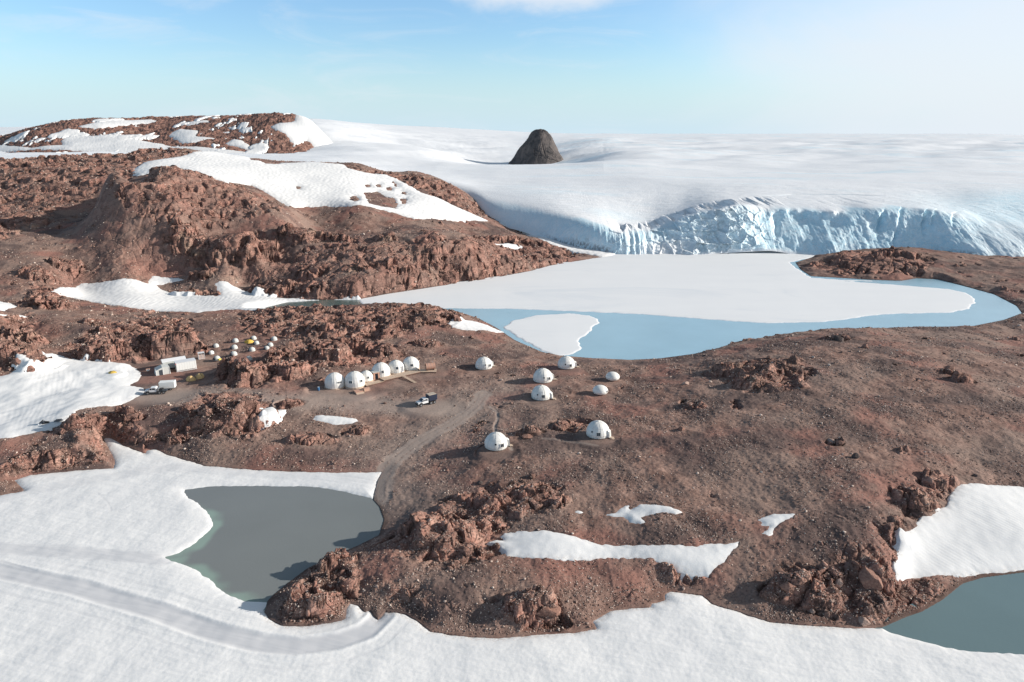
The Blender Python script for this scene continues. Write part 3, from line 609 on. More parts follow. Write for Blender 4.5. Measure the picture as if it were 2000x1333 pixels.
zs = ths + sstep(0, 3, dn)*(.12*fbm(XF/9, YF/9, 78, 3) + .035*strk + .018*gnoise(XF/.8, YF/.8, 79)*(1-track)) - .10*(1 - sstep(1.2, 2.4, road)) + .07*np.exp(-((road-2.6)/.45)**2) - .05*track
near_o = sub_grid('snow_field', GX, GY, zs, (dn > -1.5), M_SNOW, {'track': track, 'dirt': np.clip(1 - sstep(0, 1.6, dn), 0, 1)*(POND_D < -3)})
structure(near_o, 'wide white snow covered frozen lake in front with a smooth vehicle track')

# ---------------------------------------------------------------- water
def water_mat(name, deep, shallow_and_shade, rough, wav, spec=0.5):
    m, nt, bs = new_mat(name); o = obj_co(nt)
    sh = attr(nt, 'shallow_and_shade'); n = noise(nt, o, .05, 4, .5)
    c = mix_col(nt, n, tuple(x*.88 for x in deep), tuple(x*1.12 for x in deep))
    c = mix_col(nt, sh, c, shallow_and_shade)
    nt.links.new(c, bs.inputs['Base Color']); bs.inputs['Roughness'].default_value = rough
    bs.inputs['Specular IOR Level'].default_value = spec
    bump(nt, bs, noise(nt, mapping(nt, o, scale=(1, 2.2, 1)), 1.6, 3, .6), wav)
    return m
def water_obj(name, W, level, mat, grow, attrs=None, label=None, keep=None):
    d = up(sdf(W, CXg, CYg)); k = d > -grow
    o = sub_grid(name, GX, GY, np.full(GX.shape, level, np.float32), k, mat, attrs or {'shallow_and_shade': np.zeros_like(XF)})
    return structure(o, label)
sh = np.clip(1 - sstep(.0, 2.6, -dn + 2.2*gnoise(XF/5, YF/5, 91)), 0, 1)*sstep(-6, -1, SS*0 - 1)
M_POND = water_mat('pond_water', (0.215, 0.228, 0.222), (0.36, 0.52, 0.42), 0.12, .02)
west = sdf(flat_poly([(300,1000),(470,980),(430,1100),(560,1200),(300,1200)]), CXg, CYg); west = sstep(-2, 4, up(west))
water_obj('pond', W_A, -0.06, M_POND, 2.2, {'shallow_and_shade': sh*west*.5}, 'grey green meltwater pond on the left of the front')
M_POND2 = water_mat('blue_pond_water', (0.150, 0.218, 0.228), (0.25, 0.4, 0.4), 0.12, .02)
water_obj('pond', W_B, -0.06, M_POND2, 2.2, {'shallow_and_shade': sh*0}, 'blue meltwater pond cut by the right edge')
M_LAKE = water_mat('lake_water', (0.32, 0.51, 0.61), (0.10, 0.14, 0.13), 0.22, .03)
dark = sstep(-3, 3, up(sdf(flat_poly([(470,560),(740,560),(722,590),(700,600),(740,640),(470,640)]), CXg, CYg)))  # cliff shade and reflection painted into the lake colour as a dark patch
water_obj('lake', W_FAR, -0.06, M_LAKE, 6, {'shallow_and_shade': dark}, 'pale blue open water of the glacial lake')
m, nt, bs = new_mat('lake_ice'); o_ = obj_co(nt)
nn = noise(nt, mapping(nt, o_, scale=(.3, 1, 1)), .05, 5, .6); nf = noise(nt, o_, 1.2, 4, .6)
lc = mix_col(nt, nn, (0.78, 0.79, 0.80), (0.87, 0.87, 0.865)); n3 = noise(nt, mapping(nt, o_, scale=(.35, 1, 1)), .022, 6, .65, 1.0); lc = mix_col(nt, math_node(nt, 'MULTIPLY', ramp(nt, n3, .52, .70), .55), lc, (.66, .70, .74)); nt.links.new(lc, bs.inputs['Base Color']); bs.inputs['Roughness'].default_value = .7
bump(nt, bs, nf, .08, .5); M_LICE = m
for P, lab in ((LAKE_ICE, 'broad white ice sheet floating on the blue lake'), (ICE_FLOE, 'small white ice floe at the near end of the blue lake')):
    d = up(sdf(flat_poly(P), CXg, CYg)) + .8*gnoise(XF/6, YF/6, 95) + .3*gnoise(XF/1.8, YF/1.8, 96)
    z = np.minimum(.12 + .10*(1-np.exp(-np.clip(d, 0, 50)/6)), .05 + d*.25)
    structure(sub_grid('lake_ice' if P is LAKE_ICE else 'ice_floe', GX, GY, z + .03*gnoise(XF/12, YF/12, 97), d > -.9, M_LICE), lab)

# ---------------------------------------------------------------- glacier and plateau
def pchip(t, P, tq):
    """monotone cubic through rows of P (k, n) at t"""
    h = np.diff(t)[:,None]; d = np.diff(P, axis=0)/h; m = np.zeros_like(P)
    same = d[:-1]*d[1:] > 0
    w1 = 2*h[1:]+h[:-1]; w2 = h[1:]+2*h[:-1]
    m[1:-1] = np.where(same, (w1+w2)/(w1/np.where(same, d[:-1], 1)+w2/np.where(same, d[1:], 1)), 0)
    m[0] = d[0]; m[-1] = d[-1]
    k = np.clip(np.searchsorted(t, tq, 'right')-1, 0, len(t)-2); s = ((tq-t[k])/(t[k+1]-t[k]))[:,None]; hh = h[k]
    return (2*s**3-3*s**2+1)*P[k] + (s**3-2*s**2+s)*hh*m[k] + (-2*s**3+3*s**2)*P[k+1] + (s**3-s**2)*hh*m[k+1]
def zv(v, Y): return H - Y*float(tan_v(v))
GL = []      # u, [(Y, z) x 10]
def gl(u, foot, low, brow, lip, k4=(350,720), k5=(322,950), k6=(300,1250), k7=(280,1900), k8=(262,4600)):
    pts = [(p[1], zv(*p)) for p in (foot, low, brow, lip, k4, k5, k6, k7, k8)]
    pts[0] = (pts[0][0], pts[0][1]-2.5)
    GL.append((u, pts + [(9500, pts[-1][1]-330)]))
def gl_hidden(u, k5, k6, k7, k8, k4=(312,860), z0=8):
    pts = [(715, z0), (725, z0+18), (745, 44), (785, 54)] + [(p[1], zv(*p)) for p in (k4, k5, k6, k7, k8)]
    GL.append((u, pts + [(9500, pts[-1][1]-330)]))
gl_hidden(-1600, (306,1000), (298,1230), (280,1900), (252,4600)); gl_hidden(-300, (306,1000), (298,1230), (276,1900), (250,4600))
gl_hidden(0, (304,1000), (297,1230), (272,1900), (250,4600)); gl_hidden(200, (303,1000), (297,1230), (268,1900), (248,4600)); gl_hidden(450, (305,1000), (299,1210), (262,1800), (240,4600))
gl_hidden(560, (306,1000), (300,1230), (248,1750), (236,4600)); gl_hidden(620, (306,1000), (296,1230), (246,1700), (237,4600)); gl_hidden(680, (308,960), (290,1250), (254,1800), (242,4600), (316,860))
gl(780, (395,690), (380,698), (358,712), (345,740), (335,810), (318,960), (298,1280), (266,2000), (247,4600))
gl(860, (410,665), (390,675), (365,692), (350,720), (338,800), (321,950), (304,1230), (278,1900), (250,4600))
gl(915, (424,625), (405,637), (380,655), (362,690), (345,770), (322,950), (333,1180), (286,1850), (253,4600))
gl(950, (432,588), (414,600), (392,618), (376,650), (352,740), (322,950), (338,1180), (290,1800), (255,4600))
gl(1010, (444,560), (425,570), (402,590), (385,620), (352,740), (322,950), (338,1180), (296,1750), (258,4600))
gl(1090, (476,525), (452,532), (422,548), (401,578), (352,730), (321,950), (336,1180), (292,1750), (261,4600))
gl(1135, (486,511), (460,518), (430,532), (413,560), (352,730), (319,950), (318,1180), (278,1800), (262,4600))
gl(1180, (493,503), (470,508), (443,520), (428,542), (352,730), (316,950), (302,1200), (276,1850), (262,4600))
gl(1215, (497,498), (480,503), (455,514), (438,542), k5=(315,960), k6=(296,1250), k7=(275,1900)); gl(1262, (497,498), (476,508), (452,523), (434,556), k5=(316,960), k6=(296,1250))
gl(1300, (497,498), (476,510), (440,531), (421,567)); gl(1335, (495,498), (470,511), (425,533), (411,572)); gl(1390, (490,500), (468,510), (412,533), (394,577))
gl(1440, (487,503), (455,514), (402,540), (388,584)); gl(1500, (484,504), (460,515), (409,541), (383,600)); gl(1560, (492,500), (455,515), (411,537), (381,607))
gl(1640, (501,488), (460,507), (414,530), (381,607)); gl(1700, (501,487), (455,506), (406,528), (383,600)); gl(1790, (506,478), (460,498), (406,523), (389,587))
gl(1860, (518,463), (470,485), (416,513), (398,572)); gl(1930, (521,454), (482,472), (436,503), (396,572)); gl(2000, (523,451), (490,465), (440,500), (390,587), k8=(265,4600))
gl(2400, (523,451), (490,461), (440,487), (390,565), k8=(266,4600)); gl(3400, (523,451), (490,461), (440,487), (390,565), k8=(266,4600))
def build_glacier():
    us = np.array([g[0] for g in GL], float)
    uq = np.concatenate([np.linspace(-1600, -120, 30)[:-1], np.linspace(-120, 860, int(330*QUICK)+20)[:-1], np.linspace(860, 2120, int(1150*QUICK)+20)[:-1], np.linspace(2120, 3400, 40)])
    tab = np.array([[list(p) for p in g[1]] for g in GL])          # nst, 10, 2
    tabq = np.stack([np.stack([pchip(us, tab[:,k,c:c+1], uq)[:,0] for c in (0,1)], -1) for k in range(10)])   # 10, nu, 2
    for k in range(3, 10):
        w_ = np.exp(-np.linspace(-2.2, 2.2, 121)**2*(1 if k > 3 else 5))
        uu = np.arange(-1600, 3401, 2.0)
        for c in (0, 1):
            g = np.interp(uu, uq, tabq[k,:,c]); g = np.convolve(np.pad(g, 60, 'edge'), w_/w_.sum(), 'valid'); tabq[k,:,c] = np.interp(uq, uu, g)
    seg = [int(x*max(.5, QUICK)) for x in (90, 130, 70, 90, 70, 40, 45, 60, 5)]
    tq = np.concatenate([np.linspace(i, i+1, n, endpoint=False) for i, n in enumerate(seg)] + [[9.0]])
    ls = np.log(tabq[:,:,0]); Y = np.exp(pchip(np.arange(10.), ls, tq)); Z = pchip(np.arange(10.), tabq[:,:,1], tq)
    T = np.repeat(tq[:,None], len(uq), 1); U = np.repeat(uq[None], len(tq), 0)
    X = (U-CX)/FPX * depth(Y, Z)
    face = sstep(0.0, .25, T)*(1-sstep(2.0, 2.9, T)) * sstep(930, 1010, U)
    ser = np.exp(-((U-1400)/75)**2)*1.0 + .45*np.exp(-((U-1300)/35)**2) + .30*np.exp(-((U-1225)/35)**2) + .05*sstep(1560, 1640, U)
    # arc length downwards is about z, across is X
    Xf, Zf, Yf = X.astype(np.float32), Z.astype(np.float32), Y.astype(np.float32)
    flute = fbm(Xf/3.2, Zf/26, 201, 3)
    blk, r1 = facets(Xf + 3*gnoise(Xf/9, Zf/9, 7), Zf*1.25, 9.0, 203, .7, .5)
    blk2, r2 = facets(Xf*.9, Zf*1.1 + 2*gnoise(Xf/6, Zf/6, 8), 3.4, 205, .7, .45)
    push = face*(1.2*flute*(.12 + .25*sstep(1120, 1200, U) + 1.3*np.exp(-((U-1235)/40)**2)) + ser*(.7*blk + .5*blk2 + 3.2*np.abs(fbm(Xf/13, Zf/9, 231, 5, .6)) - 1.5) + 4.0*gnoise(Xf/24, Zf/40, 207)*sstep(1250, 1350, U) + 1.0*fbm(Xf/10, Zf/7, 209, 3)*sstep(1180, 1300, U)
                 + .35*fbm(Xf/8, Zf/5, 211, 3)*sstep(1500, 1560, U))
    # ledge: an overhanging rim of snow above the blue alcove
    led = sstep(1505, 1520, U)*(1-sstep(1635, 1665, U))
    jag = .5 + .5*np.clip(1.6*gnoise(U/22, T*0+3.3, 213) + .3, -1, 1)
    push -= led*4.0*np.exp(-((T-2.05)/.22)**2)*jag - led*5*np.exp(-((T-1.55)/.35)**2)
    # crevasse clefts right of the alcove
    for u0, w0, dpt, tc in ((1724, 5, 6, 1.35), (1812, 4, 7, 1.55), (1829, 3, 5, 1.75), (1752, 3, 3, .8), (1522, 4, 4, 1.2), (1765, 4, 3, 1.8), (1868, 4, 3, 1.9)):
        push += dpt*np.exp(-((U - u0 - 10*(T-tc) + 3*gnoise(T*5, U*0+u0, 3))/w0)**2)*np.exp(-((T-tc)/.35)**2)
    Y = Y + push; 
    top = sstep(2.0, 2.6, T)*(1-sstep(3.4, 4.0, T))
    Z = Z + top*ser*(.9*blk + .6*blk2)*(1 - sstep(2.7, 3.1, T)) + top*.25*fbm(Xf/14, Yf/3.5, 215, 3)*sstep(1000, 1100, U)
    # curved crevasse lines parallel to the edge
    arc = np.exp(-((Y - tabq[3,:,0][None] - 3 + 3*gnoise(Xf/30, Yf*0, 5))/1.3)**2)*sstep(1480, 1520, U)*(1-sstep(1690, 1730, U)); Z = Z - 1.6*arc
    bl = fbm(Xf/260 - Yf/500, Yf/210, 233, 3); w = sstep(2.8, 3.6, T)
    amp = np.clip(Y/700, .6, 2.6)
    Z = Z + w*(1-sstep(7.9, 8.3, T))*(1-.7*sstep(1400, 3000, Y))*(.9*amp*fbm(Xf/150 + Yf/700, Yf/75, 217, 4) + 3.2*amp*bl*sstep(4.0, 5.2, T) + .12*fbm(Xf/30 + Yf/90, Yf/9, 218, 3))
    X = (U-CX)/FPX * depth(Y - push, Z) + 0*X
    ice = face*(1-sstep(1.75, 2.35, T + .35*gnoise(Xf/12, Zf/12, 219)))*.95
    ice = ice*(1 - .5*(1-sstep(1020, 1180, U)))*(1 - .45*np.clip(ser, 0, 1))*(1 - .45*sstep(1850, 1960, U))
    ice = ice*(1-.95*np.exp(-((U-1300)/55)**2)*(1-sstep(.8, 1.5, T)))
    ice = np.maximum(ice, .5*arc)
    st_ = fbm(Xf/180 + Yf/260, Yf/60, 221, 4)
    ice = np.maximum(ice, .5*sstep(.15, .8, st_)*w*sstep(900, 1200, U))
    ice = np.maximum(ice, .75*sstep(1680, 1990, U)*sstep(1.5, 2.3, T)*(1-sstep(3.0, 3.8, T)))
    dirty = face*sstep(.1, .2, T)*(1-sstep(.35, .8, T + .3*gnoise(Xf/14, Zf/5, 223)))*(sstep(1040, 1100, U)*(1-sstep(1180, 1230, U)) + sstep(1780, 1900, U))
    dirty = np.maximum(dirty, face*.5*np.exp(-((T-1.0-.9*(U-1180)/120)/.22)**2)*sstep(1080,1130,U)*(1-sstep(1210, 1250, U))*sstep(-.1, .5, flute))
    m, nt, bs = new_mat('glacier_ice'); o = obj_co(nt)
    n1 = noise(nt, mapping(nt, o, scale=(1, 1, .5)), .12, 6, .65, .5); n2 = noise(nt, mapping(nt, o, scale=(1, 1, .35)), .7, 5, .65)
    sn = mix_col(nt, n1, (.79, .81, .84), (.87, .87, .87)); ic = mix_col(nt, ramp(nt, n1, .3, .7), (.54, .78, .89), (.74, .88, .94))
    ic = mix_col(nt, math_node(nt, 'MULTIPLY', ramp(nt, n2, .53, .66), .8), ic, (.88, .90, .91))
    ic = mix_col(nt, math_node(nt, 'MULTIPLY', ramp(nt, n2, .40, .28), .6), ic, (.40, .66, .75))
    crk = noise(nt, mapping(nt, o, scale=(1, 1, .45), rot=(0, R(18), 0)), .16, 8, .75, 1.6); crk = math_node(nt, 'ABSOLUTE', math_node(nt, 'SUBTRACT', crk, .5)); crk = math_node(nt, 'SUBTRACT', 1.0, ramp(nt, crk, .0, .022))
    ic = mix_col(nt, math_node(nt, 'MULTIPLY', crk, .55), ic, (.25, .48, .58))
    c = mix_col(nt, attr(nt, 'ice'), sn, ic); c = mix_col(nt, math_node(nt, 'MULTIPLY', attr(nt, 'dirty'), ramp(nt, n2, .35, .6)), c, (.24, .27, .29))
    nt.links.new(c, bs.inputs['Base Color']); bs.inputs['Roughness'].default_value = .6; bs.inputs['Specular IOR Level'].default_value = .3
    bump(nt, bs, n2, .5, .6)
    co = np.stack([X.ravel(), Y.ravel(), Z.ravel()], 1)
    structure(mesh_from('glacier', co, grid_quads(*X.shape), m, {'ice': ice, 'dirty': np.clip(dirty, 0, 1)}), 'white ice sheet ending in a pale blue ice cliff at the lake')
    # fallen ice and drifted snow at the foot of the broken front
    return uq, tabq
build_glacier()

def build_nunatak():
    Yc = 1370.0; prof = [(0.0, 65), (.13, 58), (.34, 47), (.50, 39), (.62, 33), (.74, 27), (.84, 21.5), (.92, 16), (.97, 9), (1.0, 0.0)]
    z0 = 18.0; ztop = H + 9.5; n_th, n_h = 560, 300
    th = np.linspace(0, 2*np.pi, n_th, endpoint=False); hh = np.linspace(0, 1, n_h)
    rad = np.interp(hh, [p[0] for p in prof], [p[1] for p in prof])[:,None]
    TH, HH = np.meshgrid(th, hh); x0 = (1047-CX)/FPX*depth(Yc, 50)
    rr = rad*np.ones_like(TH); px = (TH*40).astype(np.float32); pzz = (HH*75).astype(np.float32)
    cx_, sx_ = np.cos(TH)*40, np.sin(TH)*40
    f1, r = facets((cx_+pzz*.2).astype(np.float32), (sx_*.8+pzz*.5).astype(np.float32), 20, 301, .5, .4); f2, _ = facets((cx_*1.1 - pzz*.4).astype(np.float32), (sx_+pzz*.9).astype(np.float32), 5, 302, .5, .35)
    f3 = fbm((cx_*.5).astype(np.float32), (sx_*.5+pzz*.25).astype(np.float32), 303, 4)
    rr = rr + (f1*.22 + f2*.30 + f3*.5)*np.clip(rad/15, 0, 1)
    skew = 7*HH + 6*np.sin(HH*3)*0
    PX, PY = rr*np.cos(TH), rr*np.sin(TH); rs = np.random.RandomState(4)
    for k in range(13):
        a = 2*math.pi*k/13 + rs.uniform(-.25, .25); lim = (rad*rs.uniform(.80, .98) + rs.uniform(-1, 3))*np.ones_like(HH) + 3*np.sin(HH*rs.uniform(6, 14) + k)
        e = PX*math.cos(a) + PY*math.sin(a) - lim; e = np.clip(e, 0, None)*.85; PX = PX - e*math.cos(a); PY = PY - e*math.sin(a)
    X = x0 + PX + skew; Y = Yc + PY*.9; Z = z0 + (ztop-z0)*HH + .25*f2*(HH < .98)
    co = np.stack([X.ravel(), Y.ravel(), Z.ravel()], 1)
    i = np.arange(n_th*n_h).reshape(n_h, n_th); q = np.stack([i[:-1], np.roll(i[:-1], -1, 1), np.roll(i[1:], -1, 1), i[1:]], -1).reshape(-1, 4)
    m, nt, bs = new_mat('dark_rock'); o = obj_co(nt)
    a = noise(nt, mapping(nt, o, scale=(1, 1, .6)), .09, 8, .72, .6); b = noise(nt, o, .9, 5, .7)
    c = mix_col(nt, ramp(nt, a, .38, .64), (.060, .054, .054), (.135, .113, .104)); c = mix_col(nt, math_node(nt, 'MULTIPLY', ramp(nt, b, .55, .75), .5), c, (.26, .215, .185))
    nt.links.new(c, bs.inputs['Base Color']); bs.inputs['Roughness'].default_value = .95; bump(nt, bs, b, .7, .6)
    structure(mesh_from('mountain', co, q, m), 'dark cone shaped rock peak standing out of the ice sheet')
build_nunatak()

# ---------------------------------------------------------------- loose stones
GZf = GZ.astype(np.float32)
def gz_at(x, y):
    s = x/(y*cp+H*sp); fr = np.interp(y, ys, np.arange(NR)); fc = np.interp(s, ss, np.arange(NC))
    r0 = np.minimum(fr.astype(int), NR-2); c0 = np.minimum(fc.astype(int), NC-2); a = fr-r0; b = fc-c0
    return (GZf[r0,c0]*(1-a)*(1-b)+GZf[r0+1,c0]*a*(1-b)+GZf[r0,c0+1]*(1-a)*b+GZf[r0+1,c0+1]*a*b), (r0, c0)
def rock_shape(seed, n=14):
    """a lumpy convex-ish stone: jittered icosphere-like hull with 20 faces"""
    rs = np.random.RandomState(seed); ph_ = (1+5**.5)/2
    v = np.array([(-1,ph_,0),(1,ph_,0),(-1,-ph_,0),(1,-ph_,0),(0,-1,ph_),(0,1,ph_),(0,-1,-ph_),(0,1,-ph_),(ph_,0,-1),(ph_,0,1),(-ph_,0,-1),(-ph_,0,1)], float)
    v /= np.linalg.norm(v, axis=1)[:,None]; v *= (1 + rs.uniform(-.32, .22, (12, 1)))
    f = np.array([(0,11,5),(0,5,1),(0,1,7),(0,7,10),(0,10,11),(1,5,9),(5,11,4),(11,10,2),(10,7,6),(7,1,8),(3,9,4),(3,4,2),(3,2,6),(3,6,8),(3,8,9),(4,9,5),(2,4,11),(6,2,10),(8,6,7),(9,8,1)])
    return v, f
def build_stones(n=95000):
    rs = np.random.RandomState(5)
    v_ = 560 + 720*rs.rand(n*3)**0.95; u_ = rs.uniform(-80, 2080, n*3); Y = (H-3)/tan_v(v_); X = (u_-CX)/FPX*depth(Y, 3)
    fY = rs.uniform(370, 700, n//3); fX = rs.uniform(-.8, .05, n//3)*fY; X = np.append(X, fX); Y = np.append(Y, fY)
    z, (r0, c0) = gz_at(X, Y)
    ok = (WD[r0,c0] > .5) & (insnow[r0,c0] < .08) & (PAD[r0,c0] < .05) & (path[r0,c0] < .55 + .35*rs.rand(len(X))) & (z < 75)
    clump = fbm((X/16).astype(np.float32), (Y/16).astype(np.float32), 401, 3)
    ok &= rs.rand(len(X)) < np.clip(.38 + 1.0*clump + .5*rk[r0,c0], .10, 1)
    X, Y, z = X[ok][:n], Y[ok][:n], z[ok][:n]; n = len(X)
    shp = [rock_shape(s) for s in range(12)]
    size = (.09 + .11*rs.rand(n)**2 + (rs.rand(n) < .10)*.14*rs.rand(n) + (rs.rand(n) < .015)*.35*rs.rand(n))*np.clip(Y/190, .75, 3)
    which = rs.randint(0, 12, n); ang = rs.rand(n)*6.283; fl = rs.uniform(.45, .9, n); el = rs.uniform(.7, 1.3, n)
    V = np.stack([s[0] for s in shp])[which]; c, s_ = np.cos(ang)[:,None], np.sin(ang)[:,None]
    x = V[:,:,0]*el[:,None]; y = V[:,:,1]; co = np.empty((n, 12, 3), np.float32)
    co[:,:,0] = (x*c-y*s_)*size[:,None] + X[:,None]; co[:,:,1] = (x*s_+y*c)*size[:,None] + Y[:,None]; co[:,:,2] = V[:,:,2]*(size*fl)[:,None] + (z+size*fl*.35)[:,None]
    F = (shp[0][1][None] + (np.arange(n)*12)[:,None,None]).reshape(-1, 3)
    m, nt, bs = new_mat('loose_stone'); o = obj_co(nt); t = attr(nt, 'tone')
    cc = mix_col(nt, ramp(nt, t, 0, .55), (.12, .078, .066), (.29, .185, .148)); cc = mix_col(nt, ramp(nt, t, .55, .95), cc, (.64, .52, .44))
    nt.links.new(cc, bs.inputs['Base Color']); bs.inputs['Roughness'].default_value = .9; bs.inputs['Specular IOR Level'].default_value = .2
    o = mesh_from('loose_stones', co.reshape(-1, 3), F, m, {'tone': np.repeat(rs.rand(n), 12)}, smooth=False)
    o['kind'] = 'stuff'; o['label'] = 'loose stones and rubble scattered over the brown ground'; o['category'] = 'stones'
build_stones(int(95000*min(1, QUICK+.1)))

# ---------------------------------------------------------------- building kit for the camp
class MB:
    def __init__(s): s.v = []; s.f = []
    def add(s, v, f, M=None):
        n = len(s.v)
        if M is not None: v = [tuple(M @ Vector(p)) for p in v]
        s.v += [tuple(p) for p in v]; s.f += [tuple(i+n for i in q) for q in f]; return s
    def box(s, x0, x1, y0, y1, z0, z1, M=None, bev=0.0, taper=0.0):
        if bev <= 0 and taper == 0:
            v = [(x0,y0,z0),(x1,y0,z0),(x1,y1,z0),(x0,y1,z0),(x0,y0,z1),(x1,y0,z1),(x1,y1,z1),(x0,y1,z1)]
            return s.add(v, [(0,3,2,1),(4,5,6,7),(0,1,5,4),(1,2,6,5),(2,3,7,6),(3,0,4,7)], M)
        b = bev; v = []; f = []; k = taper
        for (z, i, e) in ((z0, b, 0), (z0+b, 0, 0), (z1-b, 0, k), (z1, b, k)):
            X0, X1, Y0, Y1 = x0+i+e, x1-i-e, y0+i+e, y1-i-e; c = b if i == 0 else b*.6
            v += [(X0+c,Y0,z),(X1-c,Y0,z),(X1,Y0+c,z),(X1,Y1-c,z),(X1-c,Y1,z),(X0+c,Y1,z),(X0,Y1-c,z),(X0,Y0+c,z)]
        f.append(tuple(range(7, -1, -1))); f.append(tuple(range(24, 32)))
        for l in range(3):
            for i in range(8): j = (i+1) % 8; f.append((l*8+i, l*8+j, l*8+8+j, l*8+8+i))
        return s.add(v, f, M)
    def prism(s, pts, y0, y1, M=None):        # outline in x,z pushed along y
        n = len(pts); v = [(x, y0, z) for x, z in pts] + [(x, y1, z) for x, z in pts]
        return s.add(v, [tuple(range(n)), tuple(range(2*n-1, n-1, -1))] + [(i, i+n, (i+1) % n + n, (i+1) % n) for i in range(n)], M)
    def cyl(s, p0, p1, r, n=12, r1=None, cap=True, M=None):
        p0, p1 = Vector(p0), Vector(p1); ax = (p1-p0).normalized(); a = ax.orthogonal().normalized(); b = ax.cross(a); r1 = r if r1 is None else r1
        v = [p0 + (a*math.cos(t)+b*math.sin(t))*r for t in [2*math.pi*i/n for i in range(n)]] + [p1 + (a*math.cos(t)+b*math.sin(t))*r1 for t in [2*math.pi*i/n for i in range(n)]]
        f = [(i, (i+1) % n, (i+1) % n+n, i+n) for i in range(n)]
        if cap: f += [tuple(range(n-1, -1, -1)), tuple(range(n, 2*n))]
        return s.add(v, f, M)
    def rev(s, prof, n=32, M=None, wob=0.0):   # (r, z) from bottom to top
        v = []; f = []; L = len(prof)
        for r, z in prof:
            for i in range(n): t = 2*math.pi*i/n; k = 1 - (wob if i % 2 else 0)*(r > .02); v.append((r*k*math.cos(t), r*k*math.sin(t), z))
        for l in range(L-1):
            for i in range(n): j = (i+1) % n; f.append((l*n+i, l*n+j, (l+1)*n+j, (l+1)*n+i))
        f.append(tuple(range(n-1, -1, -1))); f.append(tuple((L-1)*n+i for i in range(n)))
        return s.add(v, f, M)
    def build(s, name, mat, parent=None, smooth=False, label=None, ang=35):
        me = bpy.data.meshes.new(name); me.from_pydata(s.v, [], s.f); me.validate(); me.materials.append(mat)
        if smooth:
            me.polygons.foreach_set('use_smooth', [True]*len(me.polygons)); 
            try: me.set_sharp_from_angle(angle=R(ang))
            except Exception: pass
        o = bpy.data.objects.new(name, me); col.objects.link(o)
        if parent: o.parent = parent
        if label: o['label'] = label
        return o
def thing(name, label, cat, loc, rz=0.0, group=None):
    o = bpy.data.objects.new(name, None); col.objects.link(o); o.location = loc; o.rotation_euler = (0, 0, rz); o.empty_display_size = .3
    o['label'] = label; o['category'] = cat
    if group: o['group'] = group
    return o
def tag(o, label, cat, group=None):
    o['label'] = label; o['category'] = cat
    if group: o['group'] = group
    return o
def dup(root, loc, rz, label, group=None, scale=1.0):
    def cc(o, par):
        c = o.copy(); col.objects.link(c); c.parent = par
        for ch in [x for x in bpy.data.objects if x.parent == o and x != c]: cc(ch, c)
        return c
    r = cc(root, None); r.location = loc; r.rotation_euler = (0, 0, rz); r.scale = (scale,)*3; r['label'] = label
    if group: r['group'] = group
    return r
M_SHELL = simple('fibreglass', (.80, .78, .74), .5, var=.03, scale=1.2)
M_TRIM = simple('pale_trim', (.62, .61, .58), .5)
M_GLASS = simple('dark_glass', (.015, .02, .03), .12, var=.02)
M_WOOD = simple('raw_timber', (.60, .46, .35), .75, var=.14, scale=6)
M_WOODP = simple('pink_timber', (.58, .33, .24), .7, var=.12, scale=8)
M_WDARK = simple('weathered_timber', (.20, .11, .08), .8, var=.15, scale=8)
M_BLACK = simple('black_rubber', (.02, .02, .022), .75)
M_STEEL = simple('grey_steel', (.35, .36, .37), .4, .6)
M_WHITE = simple('white_paint', (.80, .80, .80), .35, var=.02)
M_NAVY = simple('dark_blue_cover', (.018, .026, .055), .5, var=.05)
M_TAN = simple('tan_canvas', (.50, .42, .34), .8, var=.1)
M_YEL = simple('yellow_fabric', (.72, .48, .09), .75, var=.1, scale=2)
M_YEL2 = simple('sandy_fabric', (.74, .50, .22), .75, var=.1, scale=2)
M_GREYF = simple('grey_fabric', (.60, .61, .58), .75, var=.05)
M_DARKF = simple('dark_fabric', (.05, .06, .075), .8)
M_RED = simple('red_sign', (.62, .05, .08), .5)
M_BLUE = simple('blue_plastic', (.04, .16, .34), .45)
M_PANEL = simple('insulated_panel', (.84, .84, .81), .45, var=.03)
M_SHADEP = simple('shaded_end_panel', (.50, .52, .46), .5, var=.03)  # shaded tone of the white container's end, put into the colour

def dome_profile(r, wall, top=1.0, n=14, bulge=0.0):
    P = [(r*(.965 - bulge), 0.0), (r, max(wall, .12*r))]
    for i in range(1, n): t = math.pi/2*i/n; P.append((r*math.cos(t), max(wall, .12*r) + r*top*math.sin(t)))
    P.append((.01, max(wall, .12*r) + r*top)); return P
def on_dome(r, wall, az, el, top=1.0):
    """frame of the shell at (az, el): x out, y along, z up"""
    w = max(wall, .12*r); n = Vector((math.cos(az)*math.cos(el), math.sin(az)*math.cos(el), math.sin(el)))
    p = Vector((n.x*r, n.y*r, w + n.z*r*top)); y = Vector((-math.sin(az), math.cos(az), 0)); z = n.cross(y)
    M = Matrix(((n.x, y.x, z.x, p.x), (n.y, y.y, z.y, p.y), (n.z, y.z, z.z, p.z), (0, 0, 0, 1))); return M
def window(parent, M, w, h, cols=2):
    o = MB().box(-.12, .07, -w/2-.09, w/2+.09, -h/2-.09, h/2+.09, M).build('window', M_TRIM, parent)
    p = MB(); step = w/cols
    for i in range(cols): p.box(.05, .085, -w/2+i*step+.03, -w/2+(i+1)*step-.03, -h/2, h/2, M)
    p.build('pane', M_GLASS, o); return o
